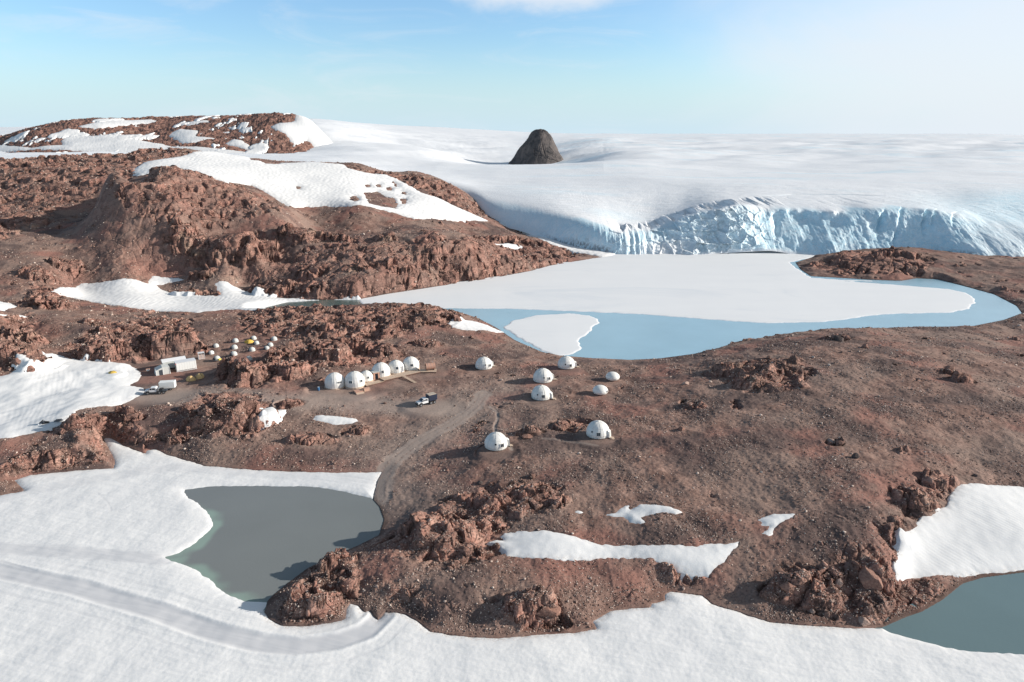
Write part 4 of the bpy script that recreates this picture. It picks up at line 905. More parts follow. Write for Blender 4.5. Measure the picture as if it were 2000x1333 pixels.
def shell(parent, r, wall, top=1.0, bulge=0.0, mat=None, n=24):
    s = MB().rev(dome_profile(r, wall, top, 12, bulge), n, wob=.006).build('shell', mat or M_SHELL, parent, smooth=True, ang=11)
    seams = MB(); w = max(wall, .12*r)
    for k in range(0, 8):
        az = 2*math.pi*k/8 + .2; pts = [(r*1.004*math.cos(t)*math.cos(az), r*1.004*math.cos(t)*math.sin(az), w + r*top*1.004*math.sin(t)) for t in [math.pi/2*i/9 for i in range(9)]]
        for a, b in zip(pts[:-1], pts[1:]): seams.cyl(a, b, .028, 5, cap=False)
    ring = [(r*1.003*math.cos(.62)*math.cos(t), r*1.003*math.cos(.62)*math.sin(t), w + r*top*math.sin(.62)) for t in [2*math.pi*i/24 for i in range(25)]]
    for a, b in zip(ring[:-1], ring[1:]): seams.cyl(a, b, .022, 4, cap=False)
    seams.build('seams', M_TRIM, s)
    return s
def footings(t, n, r, rad, za, zb):
    first = None
    for k in range(n):
        a = 2*math.pi*k/n; o = MB().cyl((0, 0, za), (0, 0, zb), rad, 8).build('footing', M_WDARK, t) if first is None else first.copy()
        if first is None: first = o
        else: col.objects.link(o)
        o.parent = t; o.location = (math.cos(a)*r, math.sin(a)*r, 0)
def make_pod(label, loc, rz, r):
    t = thing('dome_pod', label, 'dome', loc, rz, 'white sleeping domes spread over the slope'); wl = .18*r; z0 = .30
    T = Matrix.Translation((0, 0, z0))
    s = shell(t, r, wl, 1.0, .02); s.location.z = z0
    base = MB().rev([(r*.955, .12), (r*.985, .30), (r*.985, .36)], 24); base.build('floor_ring', M_TRIM, t, smooth=False)
    footings(t, 8, r*.88, .10, -.6, .14)
    w = window(t, T @ on_dome(r, wl, 0, R(12)), .95, .85, 2)
    M = T @ on_dome(r, wl, R(-34), R(20)); ph = MB().cyl((-.1, 0, 0), (.07, 0, 0), .34, 18, M=M).build('porthole', M_TRIM, t); MB().cyl((.0, 0, 0), (.085, 0, 0), .25, 18, M=M).build('pane', M_GLASS, ph)
    # entrance on the far side of the window
    Rz = Matrix.Rotation(R(62), 4, 'Z')
    v = MB().prism([(r*.70, .30), (r*1.16, .30), (r*1.10, 1.9), (r*.97, 2.25), (r*.6, 2.4)], -.62, .62, Rz); v.build('porch', M_SHELL, t)
    d = MB().add([(r*1.165, -.42, .36), (r*1.165, .42, .36), (r*1.116, .42, 1.85), (r*1.116, -.42, 1.85), (r*1.185, -.42, .36), (r*1.185, .42, .36), (r*1.135, .42, 1.85), (r*1.135, -.42, 1.85)],
        [(0,1,2,3),(7,6,5,4),(0,4,5,1),(1,5,6,2),(2,6,7,3),(3,7,4,0)], Rz).build('door', M_GREYF, t)
    MB().cyl((r*1.19, .28, 1.1), (r*1.19, .28, 1.25), .03, 6, M=Rz).build('handle', M_STEEL, d)
    st_ = MB(); st_.box(r*1.16, r*1.16+.9, -.6, .6, .14, .24, Rz); st_.box(r*1.16+.9, r*1.16+1.2, -.5, .5, -.1, .06, Rz); st_.build('step', M_WOOD, t)
    vent = MB().rev([(.30, 0), (.30, .12), (.2, .2), (.02, .22)], 12).build('vent', M_TRIM, t); vent.location.z = z0 + wl + r - .03
    return t
def to_cam(p, rel): return math.atan2(-p[1], -p[0]) + R(rel)
def down(p, dz=.0): return (p[0], p[1], p[2] + dz)
def mid(p, r): return (p[0]*(1 + r*.85/math.hypot(p[0], p[1])), p[1]*(1 + r*.85/math.hypot(p[0], p[1])), p[2])
def mpp(p): return math.hypot(math.hypot(p[0], p[1]), H-p[2])/FPX/ (1.0)
pod_lab = ['front left white dome, the one at the lower end of the footpath', 'front right white dome with a dark square window in its middle',
 'white dome in mid slope, porthole left of its window, directly below another dome', 'white dome directly above the mid slope one, second up in its pair', 'white dome nearest the blue lake, just below its shore',
 'white dome standing alone, to the right of the barrel cabin']
for (u, v, w), p, rel, lb in zip(POS['pods'], PW['pods'], (32, 4, 12, 42, 28, 46), pod_lab):
    r = w*mpp(p)/2*.99; make_pod(lb, mid(p, r), to_cam(p, rel), r)
def make_small(label, loc, rz, r):
    t = thing('dome_pod', label, 'dome', loc, rz, 'small rounded white pods'); pr = [(r*.66, .15), (r*.86, .35), (r*.98, .75), (r, 1.05)]
    for i in range(1, 12): a = math.pi/2*i/12; pr.append((r*math.cos(a), 1.05 + r*.72*math.sin(a)))
    pr.append((.01, 1.05 + r*.72)); s = MB().rev(pr, 28, wob=.004).build('shell', M_SHELL, t, smooth=True, ang=14)
    footings(t, 6, r*.55, .08, -.5, .18)
    band = MB().rev([(r*1.005, .98), (r*1.015, 1.0), (r*1.015, 1.08), (r*1.005, 1.10)], 28).build('seam', M_TRIM, s)
    M = Matrix.Translation((0, 0, 1.05)) @ on_dome(r, 0, 0, R(8), .72); M[2][3] -= .1*r; window(t, M, .5, .5, 1)
    MB().box(r*.92, r*1.06, -.4, .4, .35, 1.5, Matrix.Rotation(R(70), 4, 'Z')).build('door', M_GREYF, t)
    MB().box(r*1.0, r*1.35, -.4, .4, -.2, .22, Matrix.Rotation(R(70), 4, 'Z')).build('step', M_WDARK, t)
for (u, v, w), p, rel, lb in zip(POS['small'], PW['small'], (110, 62), ('small plain white pod, farthest right of the camp', 'small low white pod with a pale window at right, left of its twin')):
    r = w*mpp(p)/2; make_small(lb, mid(p, r), to_cam(p, rel), r)
def make_main(label, loc, rz, r, wins, glazed=None):
    t = thing('geodesic_dome', label, 'dome', loc, 0, 'row of large white domes joined by timber decks'); wl = .34*r; z0 = .35; T = Matrix.Translation((0, 0, z0))
    s = shell(t, r, wl, 1.0, .0); s.location.z = z0
    MB().rev([(r*1.04, -.8), (r*1.04, .22), (r*1.04, .36)], 20).build('plinth', M_WOOD, t)
    for az, el, w, h, c in wins: window(t, T @ on_dome(r, wl, rz+R(az), R(el)), w, h, c)
    if glazed is not None:
        M = T @ on_dome(r, wl, rz+R(glazed), R(6)); d = MB().box(-.3, .08, -.55, .55, -1.15, 1.0, M).build('door', M_WHITE, t); g = MB()
        for i in range(2):
            for j in range(4): g.box(.06, .095, -.42+i*.44, -.04+i*.44, -.95+j*.47, -.58+j*.47, M)
        g.build('pane', M_GLASS, d); MB().cyl((.1, .47, -.1), (.16, .47, -.1), .04, 6, M=M).build('handle', M_STEEL, d)
    vent = MB().rev([(.35, 0), (.35, .12), (.2, .2), (.02, .22)], 12).build('vent', M_TRIM, t); vent.location.z = z0 + wl + r - .03
    return t
main_lab = ['leftmost large white dome of the row, a blue drum behind its left side', 'large white dome with two windows and a timber porch, second from left in the row', 'smallest dome of the row, partly hidden behind the second from the left',
 'large white dome in the middle of the row at the start of the long deck', 'large white dome of the row with a glazed door beside its window', 'large white dome at the right end of the row next to the barrel cabin']
mwins = [[(33, 14, .9, .6, 2), (20, 16, .5, .4, 1)], [(-24, 14, 1.1, .75, 2), (40, 14, .9, .7, 2)], [(16, 14, .7, .6, 2), (-38, 24, .4, .4, 1)], [(10, 16, .8, .8, 2)], [(8, 18, .9, .8, 2)], [(6, 16, 1.0, .75, 2)]]
mains = []
for i, ((u, v, w), p, lb) in enumerate(zip(POS['mains'], PW['mains'], main_lab)):
    r = w*mpp(p)/2*1.0; c = mid(p, r); mains.append((c, r)); make_main(lb, c, to_cam(p, 0), r, mwins[i], 50 if i == 4 else None)

# decks, steps and crates
def deck(label, pts, width, h=.5, rails=False, cat='deck', name='timber_deck'):
    P = [Vector(p) for p in pts]; z = max(p.z for p in P) + h; t = thing(name, label, cat, tuple(P[0])); o0 = P[0]; b = MB(); L = MB(); rl = MB()
    for a, c in zip(P[:-1], P[1:]):
        d = Vector((c.x-a.x, c.y-a.y, 0)); ln = d.length; d.normalize(); n = Vector((-d.y, d.x, 0))
        M = Matrix(((d.x, n.x, 0, a.x-o0.x), (d.y, n.y, 0, a.y-o0.y), (0, 0, 1, z-o0.z), (0, 0, 0, 1))); k = max(1, int(ln/.28))
        for i in range(k): b.box(ln*i/k+.01, ln*(i+1)/k-.015, 0, width, -.05, 0 + .002*(i % 3), M)
        L.box(0, ln, .0, .08, -.32, -.055, M); L.box(0, ln, width-.08, width, -.32, -.055, M); m = max(2, int(ln/2)+1)
        for i in range(m):
            x = .1 + (ln-.2)*i/(m-1)
            for yy in (.12, width-.12): L.cyl((x, yy, -1.6), (x, yy, -.3), .07, 6, M=M)
    b.build('boards', M_WOOD, t); L.build('frame', M_WDARK, t); return t
D1 = [place(716, 756), place(751, 747)]; D2 = [place(750, 747), place(790, 737), place(822, 729)]
deck('short pale timber deck below the smallest dome of the row', D1, 2.4, .35)
deck('long pale timber deck along the front of the three right domes of the row', D2, 3.2, .55)
deck('timber platform under the wooden barrel cabin', [place(818, 729), place(852, 729)], 3.4, .35, name='timber_platform', cat='platform')
def stairs():
    a, b = Vector(place(788, 738)), Vector(place(812, 748.5)); a.z += .62; b.z += .08; t = thing('ramp', 'sloping timber ramp leading down from the long deck to the gravel', 'ramp', tuple(b)); d = b-a; h = Vector((d.x, d.y, 0)).normalized(); n = Vector((-h.y, h.x, 0)); k = 16; s = MB(); st_ = MB()
    for i in range(k):
        p = a + d*((i+.5)/k) - b; q = [p + h*x + n*y + Vector((0, 0, z)) for z in (0, .05) for x, y in ((-.12, -.6), (.12, -.6), (.12, .6), (-.12, .6))]
        s.add(q, [(3,2,1,0),(4,5,6,7),(0,1,5,4),(1,2,6,5),(2,3,7,6),(3,0,4,7)])
    for y in (-.62, .62): st_.cyl(tuple(a-b+n*y-Vector((0,0,.06))), tuple(n*y-Vector((0,0,.06))), .09, 6)
    s.build('treads', M_WOOD, t); st_.build('stringers', M_WDARK, t)
stairs()
def crate(label, p, rz, L, W, Hh, mat, cat='crate', group=None):
    t = thing('wooden_crate', label, cat, p, rz, group); b = MB().box(-L/2, L/2, -W/2, W/2, .05, Hh).build('body', mat, t); s = MB(); k = max(2, int(Hh/.3))
    for i in range(k+1):
        z = .05+(Hh-.05)*i/k
        s.box(-L/2-.03, L/2+.03, -W/2-.03, W/2+.03, z-.03, z+.03)
    for sx in (-1, 1):
        for sy in (-1, 1): s.box(sx*L/2-.06, sx*L/2+.06, sy*W/2-.06, sy*W/2+.06, 0, Hh+.04)
    s.build('battens', M_WOOD, t); MB().box(-L/2-.05, L/2+.05, -W/2-.05, W/2+.05, Hh+.035, Hh+.09).build('lid', M_WOODP, t)
def steps2():
    p = place(701, 767); t = thing('timber_steps', 'broad timber porch with steps in front of the second dome of the row', 'steps', p, to_cam(p, 18)); b = MB(); b.box(-1.4, .9, -1.3, 1.3, .02, .55); b.build('landing', M_WOODP, t); MB().box(.9, 1.3, -1.3, 1.3, 0, .36).build('tread', M_WOOD, t); MB().box(1.3, 1.7, -1.3, 1.3, 0, .18).build('tread', M_WOOD, t)
    MB().box(-1.4, .92, -1.34, -1.26, .55, .62).build('edge_board', M_WOOD, t)
steps2()
crate('pale wooden crate right of the timber porch of the second dome', place(716, 763.5), R(35), 1.9, 1.1, .95, M_WOODP)
def porch_box():
    p = place(731, 744); p = (p[0], p[1]+2.5, p[2]); t = thing('timber_porch', 'pinkish timber porch with a dark doorway between the smallest dome and the middle dome', 'porch', p, R(-60)); MB().box(-1.3, 1.3, -1.1, 1.1, -.3, 2.5).build('wall', M_WOODP, t); MB().box(-1.45, 1.45, -1.25, 1.25, 2.5, 2.62).build('roof', M_TRIM, t)
    d = MB().box(1.3, 1.34, -.5, .5, .1, 2.1).build('door', M_GLASS, t); MB().cyl((1.34, .35, 1.1), (1.42, .35, 1.1), .04, 6).build('handle', M_STEEL, d)
porch_box()
def sauna():
    p = place(838, 727.5); c = (p[0]+.3, p[1]+1.6, p[2]+.42); t = thing('barrel_cabin', 'round wooden barrel cabin lying at the right end of the timber platform', 'barrel cabin', c, R(22)); r = 1.15; L = 3.3; b = MB(); n = 26
    for i in range(n):
        a0, a1 = 2*math.pi*i/n+.012, 2*math.pi*(i+1)/n-.012; am = (a0+a1)/2; q = []
        for x in (-L/2, L/2):
            for a, rr in ((a0, r-.05), (a1, r-.05), (a1, r), (a0, r)): q.append((x, rr*math.cos(a), r+.2+rr*math.sin(a)))
        b.add(q, [(0,1,2,3),(7,6,5,4),(0,4,5,1),(1,5,6,2),(2,6,7,3),(3,7,4,0)])
    s = b.build('barrel', M_WOODP, t); e = MB()
    for x in (-L/2+.25, L/2-.12): e.cyl((x-.03, 0, r+.2), (x+.03, 0, r+.2), r-.05, 26)
    e.build('end_wall', M_WDARK, t); h = MB()
    for x in (-1.1, 0, 1.1): h.cyl((x-.03, 0, r+.2), (x+.03, 0, r+.2), r+.012, 26)
    h.build('hoops', M_STEEL, s); MB().box(-1.3, -1.1, -.8, .8, 0, .5).box(1.1, 1.3, -.8, .8, 0, .5).build('cradle', M_WDARK, t)
    MB().box(-L/2+.16, -L/2+.22, -.36, .36, .5, 2.0).build('door', M_WOOD, t); MB().cyl((.9, 0, 2*r+.1), (.9, 0, 2*r+.9), .07, 8).build('chimney', M_STEEL, t)
sauna()
p = place(622.5, 763); t = thing('drum', 'blue drum behind the leftmost large dome', 'drum', p); pr = [(.34, 0), (.36, .03), (.36, .4), (.375, .43), (.36, .46), (.36, .8), (.375, .83), (.36, .86), (.36, 1.2), (.32, 1.22)]; MB().rev(pr, 18).build('body', M_BLUE, t, smooth=True, ang=50); MB().rev([(.31, 1.2), (.31, 1.25), (.05, 1.26)], 18).build('lid', M_GREYF, t)

# small grey expedition tents
def make_igloo(label, loc, rz, r, mat=None, group='small round grey and white tents in rows'):
    t = thing('igloo_tent', label, 'tent', loc, rz, group); P = dome_profile(r, .28*r, .95, 8); MB().rev(P, 18, wob=.012).build('canopy', mat or M_GREYF, t, smooth=True, ang=18)
    M = Matrix.Rotation(R(0), 4, 'Z'); pts = []
    for i in range(13): a = math.pi*i/12; pts.append((math.cos(a)*.62*r, math.sin(a)*.95*r + .02))
    v = [(x0_, y, z) for x0_ in (-r*1.12, -r*.55) for y, z in pts]; f = [tuple(range(13)), tuple(range(25, 12, -1))] + [(i, i+13, i+14, i+1) for i in range(12)] + [(0, 12, 25, 13)]
    MB().add(v, f).build('entrance', M_DARKF, t); MB().rev([(r*1.03, -.15), (r*1.04, .08), (r*1.0, .1)], 18).build('valance', M_TRIM, t)
    MB().rev([(.14, r*1.20), (.14, r*1.26), (.02, r*1.28)], 8).build('vent', M_DARKF, t); return t
ig = ['grey tent at the back left of the tent rows', 'grey tent behind the yellow tent of the rows', 'grey tent just right of the yellow tent in the rows', 'grey tent farthest right at the back of the rows', 'pale tent second in the right column of the rows, above the rock', 'grey tent upper one of the close pair in the middle column',
 'grey tent below the yellow tent, alone in its column', 'grey tent lower one of the close pair in the middle column', 'grey tent at the left of the rows, just above the pale tent', 'pale small tent right beside the white store box', 'grey tent with a yellow flap, frontmost at the left of the rows',
 'grey tent at the front right, half against the big rock', 'pale tent half hidden by the rock at the far left of the rows', 'dark grey tent in the shade of the big rock, right of the rows']
M_FLAP = simple('yellow_flap', (.72, .60, .12), .7)
for i, (p, lb) in enumerate(zip(PW['igloos'], ig)):
    r = (1.32, 1.28, 1.15, 1.35, 1.25, 1.35, 1.3, 1.35, 1.25, 1.1, 1.3, 1.25, 1.0, 1.1)[i]*.93
    t = make_igloo(lb, p, to_cam(p, 0) + R(112 + (i*37) % 22), r, M_SHELL if i in (9, 12) else None)
    if i == 10: MB().box(-.5, .5, -.72*r - .8, -.72*r, .02, .55).build('flap', M_FLAP, t, label='yellow flap at the side')
def make_dometent(label, loc, rz, a, h, mat, mat2):
    t = thing('dome_tent', label, 'tent', loc, rz, 'yellow dome tents'); b = MB(); n = 24; prof = [(1.0, 0), (.97, .25), (.86, .52), (.68, .75), (.42, .92), (.15, 1.0), (.01, 1.01)]; v = []; f = []
    for k, zz in prof:
        for i in range(n): th = 2*math.pi*i/n; rr = a*k*(1 - .13*abs(math.sin(2*th))*(1-zz*.5)); v.append((rr*math.cos(th)*1.15, rr*math.sin(th)*.9, zz*h))
    for l in range(6):
        for i in range(n): j = (i+1) % n; f.append((l*n+i, l*n+j, (l+1)*n+j, (l+1)*n+i))
    f.append(tuple(6*n+i for i in range(n))); b.add(v, f); b.build('canopy', mat, t, smooth=True, ang=30); po = MB()
    for q in (0, 1, 2, 3):
        pts = [((a*k*1.15*math.cos(math.pi/2*q))*1.01, a*k*.9*math.sin(math.pi/2*q)*1.01, zz*h+.02) for k, zz in prof]
        for c, d in zip(pts[:-1], pts[1:]): po.cyl(c, d, .03, 5, cap=False)
    po.build('poles', M_DARKF, t); MB().prism([(-a*1.25, 0), (-a*.8, 0), (-a*.62, h*.72)], -.5, .5).build('porch_flap', mat2, t)
p = place(373.5, 746); make_dometent('yellow dome tent, left one of the pair beside the big rock and its long shadow', mid(p, 1), R(10), 1.5, 1.9, M_YEL2, M_DARKF)
p = place(391, 740); make_dometent('sandy yellow tent, right one of the pair touching the rock shadow', mid(p, 1), R(60), 1.5, 1.7, M_YEL2, M_TAN)
p = place(487, 670.5); make_dometent('bright yellow tent among the grey tent rows', mid(p, 1), R(5), 1.75, 1.25, M_YEL, M_TAN)
p = place(221, 733); make_dometent('yellow tent alone on the snow field left of the camp', mid(p, 1), R(170), 1.6, 1.25, M_YEL, M_DARKF)

# vehicles
def wheel(parent, x, y, r=.50, w=.34):
    s = 1 if y > 0 else -1; T_ = Matrix.Translation((x, y, r)) @ Matrix.Rotation(R(90), 4, 'X'); pr = [(r*.62, -w/2), (r*.93, -w/2), (r, -w*.32), (r, w*.32), (r*.93, w/2), (r*.62, w/2)]
    t = MB().rev(pr, 20, T_).build('wheel', M_BLACK, parent, smooth=True, ang=30); MB().cyl((x, y-w*.53, r), (x, y+w*.53, r), r*.55, 14).build('rim', M_STEEL, t); return t
def make_truck(label, loc, rz, body):
    t = thing('expedition_truck', label, 'truck', loc, rz)
    MB().box(-3.3, 2.9, -.45, .45, .62, .86).build('chassis', M_BLACK, t)
    c = MB().prism([(-.35, .85), (3.15, .85), (3.25, 1.05), (3.2, 1.45), (2.0, 1.62), (1.35, 2.28), (.05, 2.32), (-.35, 2.2)], -.95, .95).build('cab', M_WHITE, t)
    MB().add([(2.02, -.85, 1.63), (2.02, .85, 1.63), (1.39, .78, 2.27), (1.39, -.78, 2.27), (1.98, -.85, 1.60), (1.98, .85, 1.60), (1.35, .78, 2.24), (1.35, -.78, 2.24)], [(0,1,2,3),(7,6,5,4),(0,4,5,1),(1,5,6,2),(2,6,7,3),(3,7,4,0)]).build('windscreen', M_GLASS, t)
    for sy in (-1, 1):
        for x0_, x1_, x2_, x3_ in ((.98, 1.78, 1.32, .98), (-.1, .85, .85, .05)):
            y0_, y1_ = sorted((sy*.94, sy*.965)); MB().prism([(x0_, 1.6), (x1_, 1.6), (x2_, 2.15), (x3_, 2.15)], y0_, y1_).build('side_window', M_GLASS, t)
        MB().box(3.2, 3.28, sy*.62-.18, sy*.62+.18, 1.1, 1.32).build('headlight', M_TRIM, t); MB().box(1.75, 1.95, sy*1.15-.1, sy*1.15+.1, 1.6, 1.85).build('mirror', M_BLACK, t)
        a = MB().prism([(1.75, .9), (2.95, .9), (2.85, 1.18), (2.6, 1.3), (2.0, 1.3), (1.82, 1.18)], *sorted((sy*.93, sy*1.13))).build('wheel_arch', M_BLACK, t)
    MB().box(3.24, 3.42, -.95, .95, .62, .92).build('bumper', M_BLACK, t); MB().box(3.205, 3.25, -.42, .42, 1.08, 1.36).build('grille', M_BLACK, t)
    for x in (2.35, -1.2, -2.45):
        for y in (-.92, .92): wheel(t, x, y, .52, .38)
    if body == 'box':
        b = MB().box(-3.45, -.45, -1.15, 1.15, 1.2, 3.05, bev=.08).build('cargo_box', M_NAVY, t); MB().box(-3.2, -.6, -.95, .95, 3.055, 3.22, bev=.03).build('roof_load', M_TAN, t); r_ = MB()
        for x in (-3.3, -2.4, -1.5, -.6): r_.box(x-.03, x+.03, -1.17, 1.17, 1.25, 3.0)
        r_.build('ribs', M_DARKF, b); MB().box(-2.3, -1.3, -1.2, -1.155, 1.9, 2.5).build('side_panel', M_BLUE, b)
    else:
        MB().box(-3.4, -.45, -1.1, 1.1, .95, 1.12).build('flatbed', M_DARKF, t); MB().box(-1.0, -.5, -1.05, 1.05, 1.12, 1.9).build('headboard', M_STEEL, t); MB().box(-2.2, -1.1, -.8, .8, 1.12, 1.6, bev=.05).build('tool_box', M_BLACK, t)
    return t
make_truck('white six wheeled truck with dark blue box body and tan roof load on the gravel', (TRUCK[0], TRUCK[1]+.8, TRUCK[2]), R(180+36), 'box')
make_truck('white flatbed truck at the edge of the snow field in front of the pale trailer', (TRUCK2[0], TRUCK2[1]+1.0, TRUCK2[2]), R(180+12), 'flat')
def trailer():
    p = BOX2; t = thing('box_trailer', 'pale grey box trailer behind the white flatbed truck', 'trailer', (p[0]+.5, p[1]+1.4, p[2]), R(12)); MB().box(-2.4, 2.4, -1.15, 1.15, .75, 2.9, bev=.06).build('body', M_PANEL, t)
    MB().box(-2.3, 2.3, -.9, .9, .58, .75).build('chassis', M_BLACK, t)
    for x in (-1.0, 1.0):
        for y in (-1.0, 1.0): wheel(t, x, y, .42, .3)
    d = MB().box(2.4, 2.43, -1.0, 1.0, .85, 2.75).build('rear_door', M_WHITE, t); MB().cyl((2.46, 0, 1.1), (2.46, 0, 2.5), .03, 6).build('handle', M_STEEL, d)
    MB().cyl((-2.4, 0, .66), (-3.6, 0, .6), .08, 8).build('drawbar', M_BLACK, t)
trailer()
def huts():
    c = Vector(place(346, 728)); a = Vector((math.cos(R(34)), math.sin(R(34)), 0)); b = Vector((-math.sin(R(34)), math.cos(R(34)), 0))
    o = c + a*3.6 + b*1.7; t = thing('container_hut', 'large white insulated container with a small red emblem, raised on skids', 'container', tuple(o), R(34))
    w = MB().box(-3.6, 3.0, -1.7, 1.7, .5, 3.3, bev=.04).build('wall', M_PANEL, t); MB().box(-3.68, 3.08, -1.78, 1.78, 3.3, 3.42).build('roof', M_WHITE, t); r_ = MB()
    for i in range(8): r_.box(-3.4+i*.85-.02, -3.4+i*.85+.02, -1.725, -1.70, .55, 3.28)
    r_.build('panel_joints', M_TRIM, w); e = MB().box(-3.63, -3.60, -1.6, 1.6, .55, 3.2).build('end_door', M_SHADEP, t, label='end door with its grey green shade painted in'); MB().cyl((-3.66, -.3, 1.0), (-3.66, -.3, 2.8), .03, 6).cyl((-3.66, .3, 1.0), (-3.66, .3, 2.8), .03, 6).build('handle', M_STEEL, e)  # end face away from the sun has its shade painted in grey green
    em = MB()    # small round red emblem near the front corner
    for i, (y, z, q) in enumerate(((-.1, 0, .30), (.22, .06, .22), (-.38, -.04, .2))): em.cyl((-3.75+.0, -1.2+y, 3.1+z), (-3.63, -1.2+y, 3.1+z), q, 10)
    em.build('emblem', M_RED, t); k = MB()
    for y in (-1.3, 1.3): k.box(-3.7, 3.1, y-.12, y+.12, .04, .22); k.box(-3.4, -3.2, y-.1, y+.1, .22, .5); k.box(2.6, 2.8, y-.1, y+.1, .22, .5); k.box(-.1, .1, y-.1, y+.1, .22, .5)
    k.build('skids', M_WHITE, t)
    o2 = c + a*(-.2) + b*6.6; t = thing('container_hut', 'second white container with a low sloping roof behind the one with the red emblem', 'container', tuple(o2), R(34)); MB().box(-3.4, 4.2, -1.6, 1.6, .45, 2.9, bev=.04).build('wall', M_GREYF, t)
    MB().prism([(-1.75, 2.9), (1.75, 2.9), (1.75, 3.2), (0, 3.75), (-1.75, 3.2)], -4.35, 3.55, Matrix.Rotation(R(90), 4, 'Z')).build('roof', M_WHITE, t); MB().box(-3.3, 4.1, -1.3, 1.3, .1, .45).build('base', M_BLACK, t); g = MB().box(-3.44, -3.40, -.5, .5, .9, 2.5).build('door', M_TRIM, t); MB().cyl((-3.46, .3, 1.6), (-3.52, .3, 1.6), .05, 6).build('handle', M_STEEL, g)
    o3 = c + a*(-4.6) + b*1.9; t = thing('shelter_tent', 'white fabric shelter leaning against the left end of the containers', 'shelter', tuple(o3), R(34)); MB().prism([(-2.2, 0), (-1.9, 1.9), (0.2, 2.75), (2.4, 2.55), (2.6, 0)], -1.9, 1.9).build('canopy', M_GREYF, t); MB().box(-1.0, .2, -1.95, -1.90, .05, 1.9).build('doorway', M_DARKF, t)
    ps = MB()
    for x in (-2.0, 0.2, 2.4): ps.cyl((x, -1.97, 0), (x, -1.97, 2.4), .06, 6)
    ps.build('poles', M_WHITE, t)
    p = place(289.5, 725); crate('small white box standing in the shade left of the shelter', p, R(20), 1.0, .7, .7, M_WHITE)
huts()
p = place(392, 702); t = thing('store_box', 'upright white store box with an open front between the container and the tents', 'box', (p[0], p[1]+.9, p[2]), R(30)); MB().box(-1.1, -1.0, -.9, .9, 0, 2.3).box(1.0, 1.1, -.9, .9, 0, 2.3).box(-1.0, 1.0, .8, .9, 0, 2.3).box(-1.1, 1.1, -.9, .9, 2.3, 2.4).box(-1.0, 1.0, -.9, .8, 0, .12).build('body', M_WHITE, t)
MB().box(-.95, .95, -.86, .75, .12, 1.7).build('stacked_bags', simple('pink_sacks', (.60, .47, .42), .8, var=.2, scale=5), t); MB().box(-.03, .03, -.92, -.88, 0, 2.3).build('post', M_WHITE, t)
crate('small pale crate lying on gravel near the front grey tents', place(444.6, 713), R(15), 1.1, .6, .45, M_WHITE)
def snowmobile():
    p = place(87, 832); t = thing('snowmobile', 'dark snowmobile parked on the snow at the far left', 'snowmobile', (p[0], p[1]+.3, p[2]+.42), R(186)); MB().prism([(-1.3, .25), (-1.15, .05), (.45, .05), (.7, .3), (.5, .55), (-1.2, .55)], -.24, .24).build('track', M_BLACK, t)
    MB().prism([(-.1, .45), (1.15, .35), (1.25, .55), (.95, .85), (.4, 1.0), (.0, .85)], -.42, .42).build('cowl', M_DARKF, t); MB().prism([(-1.3, .56), (.1, .56), (.05, .85), (-1.2, .78)], -.2, .2).build('seat', M_BLACK, t)
    MB().prism([(.45, 1.0), (.65, .97), (.35, 1.35), (.28, 1.33)], -.32, .32).build('windshield', M_GLASS, t); MB().cyl((.15, -.4, 1.12), (.15, .4, 1.12), .03, 6).build('handlebar', M_STEEL, t)
    for y in (-.5, .5): s = MB().box(.35, 1.35, y-.09, y+.09, -.02, .04); s.prism([(1.35, -.02), (1.6, .22), (1.55, .25), (1.3, .04)], y-.09, y+.09); s.cyl((.8, y, .03), (.75, y*.6, .45), .03, 6); s.build('ski', M_WHITE, t)
    p = place(114, 826.5); t = thing('sledge', 'low dark cargo sledge behind the snowmobile at the snow edge', 'sledge', (p[0], p[1]+.2, p[2]+.42), R(196))
    for y in (-.4, .4): MB().box(-1.2, 1.1, y-.04, y+.04, 0, .07).prism([(1.1, 0), (1.4, .25), (1.35, .3), (1.05, .07)], y-.04, y+.04).build('runner', M_STEEL, t)
    MB().box(-1.15, 1.0, -.48, .48, .22, .28).box(-.9, .6, -.4, .4, .28, .62, bev=.05).build('load', M_DARKF, t)
snowmobile()

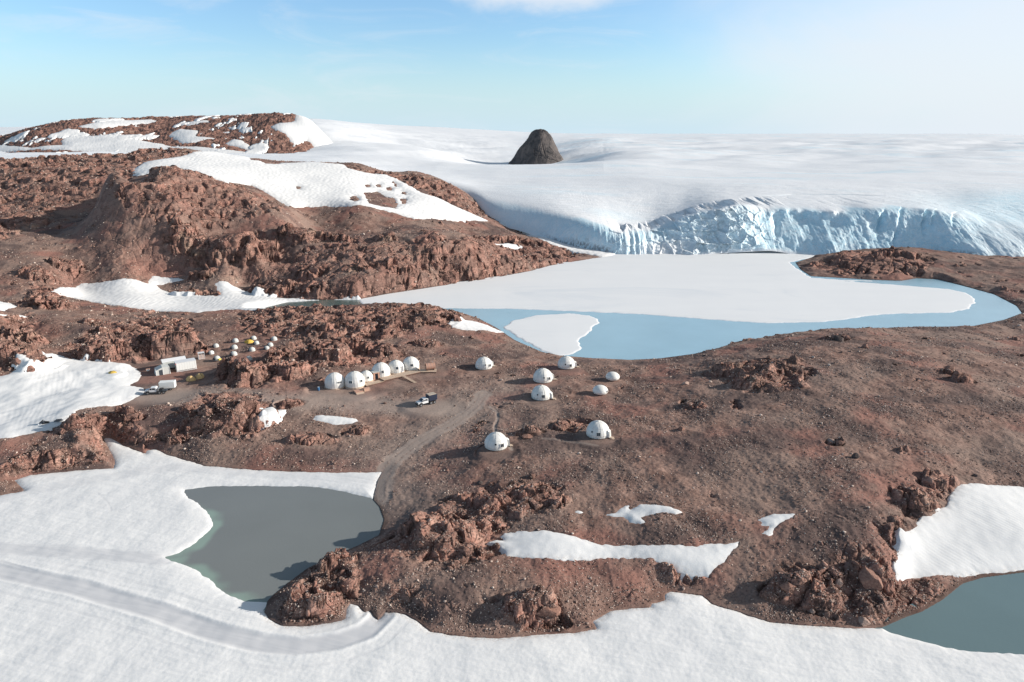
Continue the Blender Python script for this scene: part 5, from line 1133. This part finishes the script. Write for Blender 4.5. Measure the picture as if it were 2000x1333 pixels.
# single boulders one can point at
M_ROCKS = []
for i, (c1, c2) in enumerate((((.20, .10, .075), (.34, .19, .14)), ((.05, .04, .037), (.13, .09, .078)), ((.30, .20, .16), (.46, .32, .26)))):
    m, nt, bs = new_mat(('red_rock', 'dark_rock_face', 'pale_rock')[i]); o = obj_co(nt); n = noise(nt, o, 2.2, 6, .7); nt.links.new(mix_col(nt, ramp(nt, n, .35, .65), c1, c2), bs.inputs['Base Color']); bs.inputs['Roughness'].default_value = .93; bump(nt, bs, noise(nt, o, 5, 5, .7), .12, .8); M_ROCKS.append(m)
import bmesh
def boulder(label, u, v, w_px, k, seed, hf=.8):
    p = place(u, v, fn_gz); w = max(w_px*mpp(p), .4)/2; rs = random.Random(seed); bm = bmesh.new(); bmesh.ops.create_icosphere(bm, subdivisions=4, radius=1.0)
    planes = [(Vector((rs.uniform(-1, 1), rs.uniform(-1, 1), rs.uniform(-.5, 1))).normalized(), rs.uniform(.55, .85)) for _ in range(14)]
    for q in bm.verts:
        for n, d in planes:
            e = q.co.dot(n) - d
            if e > 0: q.co -= n*e*.92
        q.co *= 1 + .03*math.sin(9*q.co.x+seed)*math.sin(8*q.co.y)*math.sin(11*q.co.z); q.co.x *= 1.15*w; q.co.y *= w*.95; q.co.z *= w*hf
    me = bpy.data.meshes.new('boulder'); bm.to_mesh(me); bm.free(); me.materials.append(M_ROCKS[k]); o = bpy.data.objects.new('boulder', me); col.objects.link(o)
    o.location = (p[0], p[1]+w*.6, p[2]+w*hf*.35); o.rotation_euler = (0, 0, rs.uniform(0, 6)); return tag(o, label, 'boulder')
def fn_gz(X, Y): return gz_at(np.asarray(X), np.asarray(Y))[0]
for a in (('reddish block casting a shadow to its left, right of the dome with the middle window', 1331, 841, 14, 0, 1), ('dark angular boulder on the crest of the brown hill below the lake', 1641, 667, 22, 1, 2, .65), ('brown boulder on the hill crest, right of the dark one', 1692, 681, 12, 0, 3, .9),
  ('pinkish pale boulder standing alone in the middle of the brown slope at right', 1627, 868, 20, 2, 4, .7), ('grey boulder below the pinkish one on the brown slope', 1673, 896, 15, 1, 5), ('dark boulder with long shadow above the front rock outcrops', 938, 947, 15, 1, 6, .6),
  ('round red boulder in the rocky outcrop right of the green pond', 822, 1070, 20, 0, 7), ('smaller round orange boulder right of the round red one', 910, 1078, 13, 0, 8), ('orange boulder at the pond side left of the outcrop', 671, 1147, 13, 0, 9), ('large orange flat boulder above the pond edge point', 655, 1108, 24, 0, 10, .6),
  ('broad orange boulder half buried in the front mound above the snow', 1068, 1206, 48, 0, 11, .5), ('big rounded red boulder nearest the right snow bank', 1706, 1150, 46, 0, 12, .9), ('tall narrow orange boulder left of the big rounded one', 1640, 1148, 16, 2, 13, 1.3), ('red boulder at the lower left of the right outcrop', 1541, 1158, 28, 0, 14, .8),
  ('small orange round boulder below the right outcrop', 1588, 1197, 12, 2, 15), ('pale orange boulder at the snow edge left of the blue pond', 1690, 1222, 22, 2, 16, .7), ('red rounded boulder on the far right brown slope', 1873, 733, 12, 0, 17), ('red boulder beside a darker hollow below the right slope stones', 1857, 722, 16, 0, 18, .6),
  ('pale flat boulder left of the right slope ledge', 1340, 752, 16, 2, 19, .4), ('dark red slab between the two front domes', 1030, 857, 22, 0, 20, .3)):
    boulder(*a)
print('objects', len(bpy.data.objects))
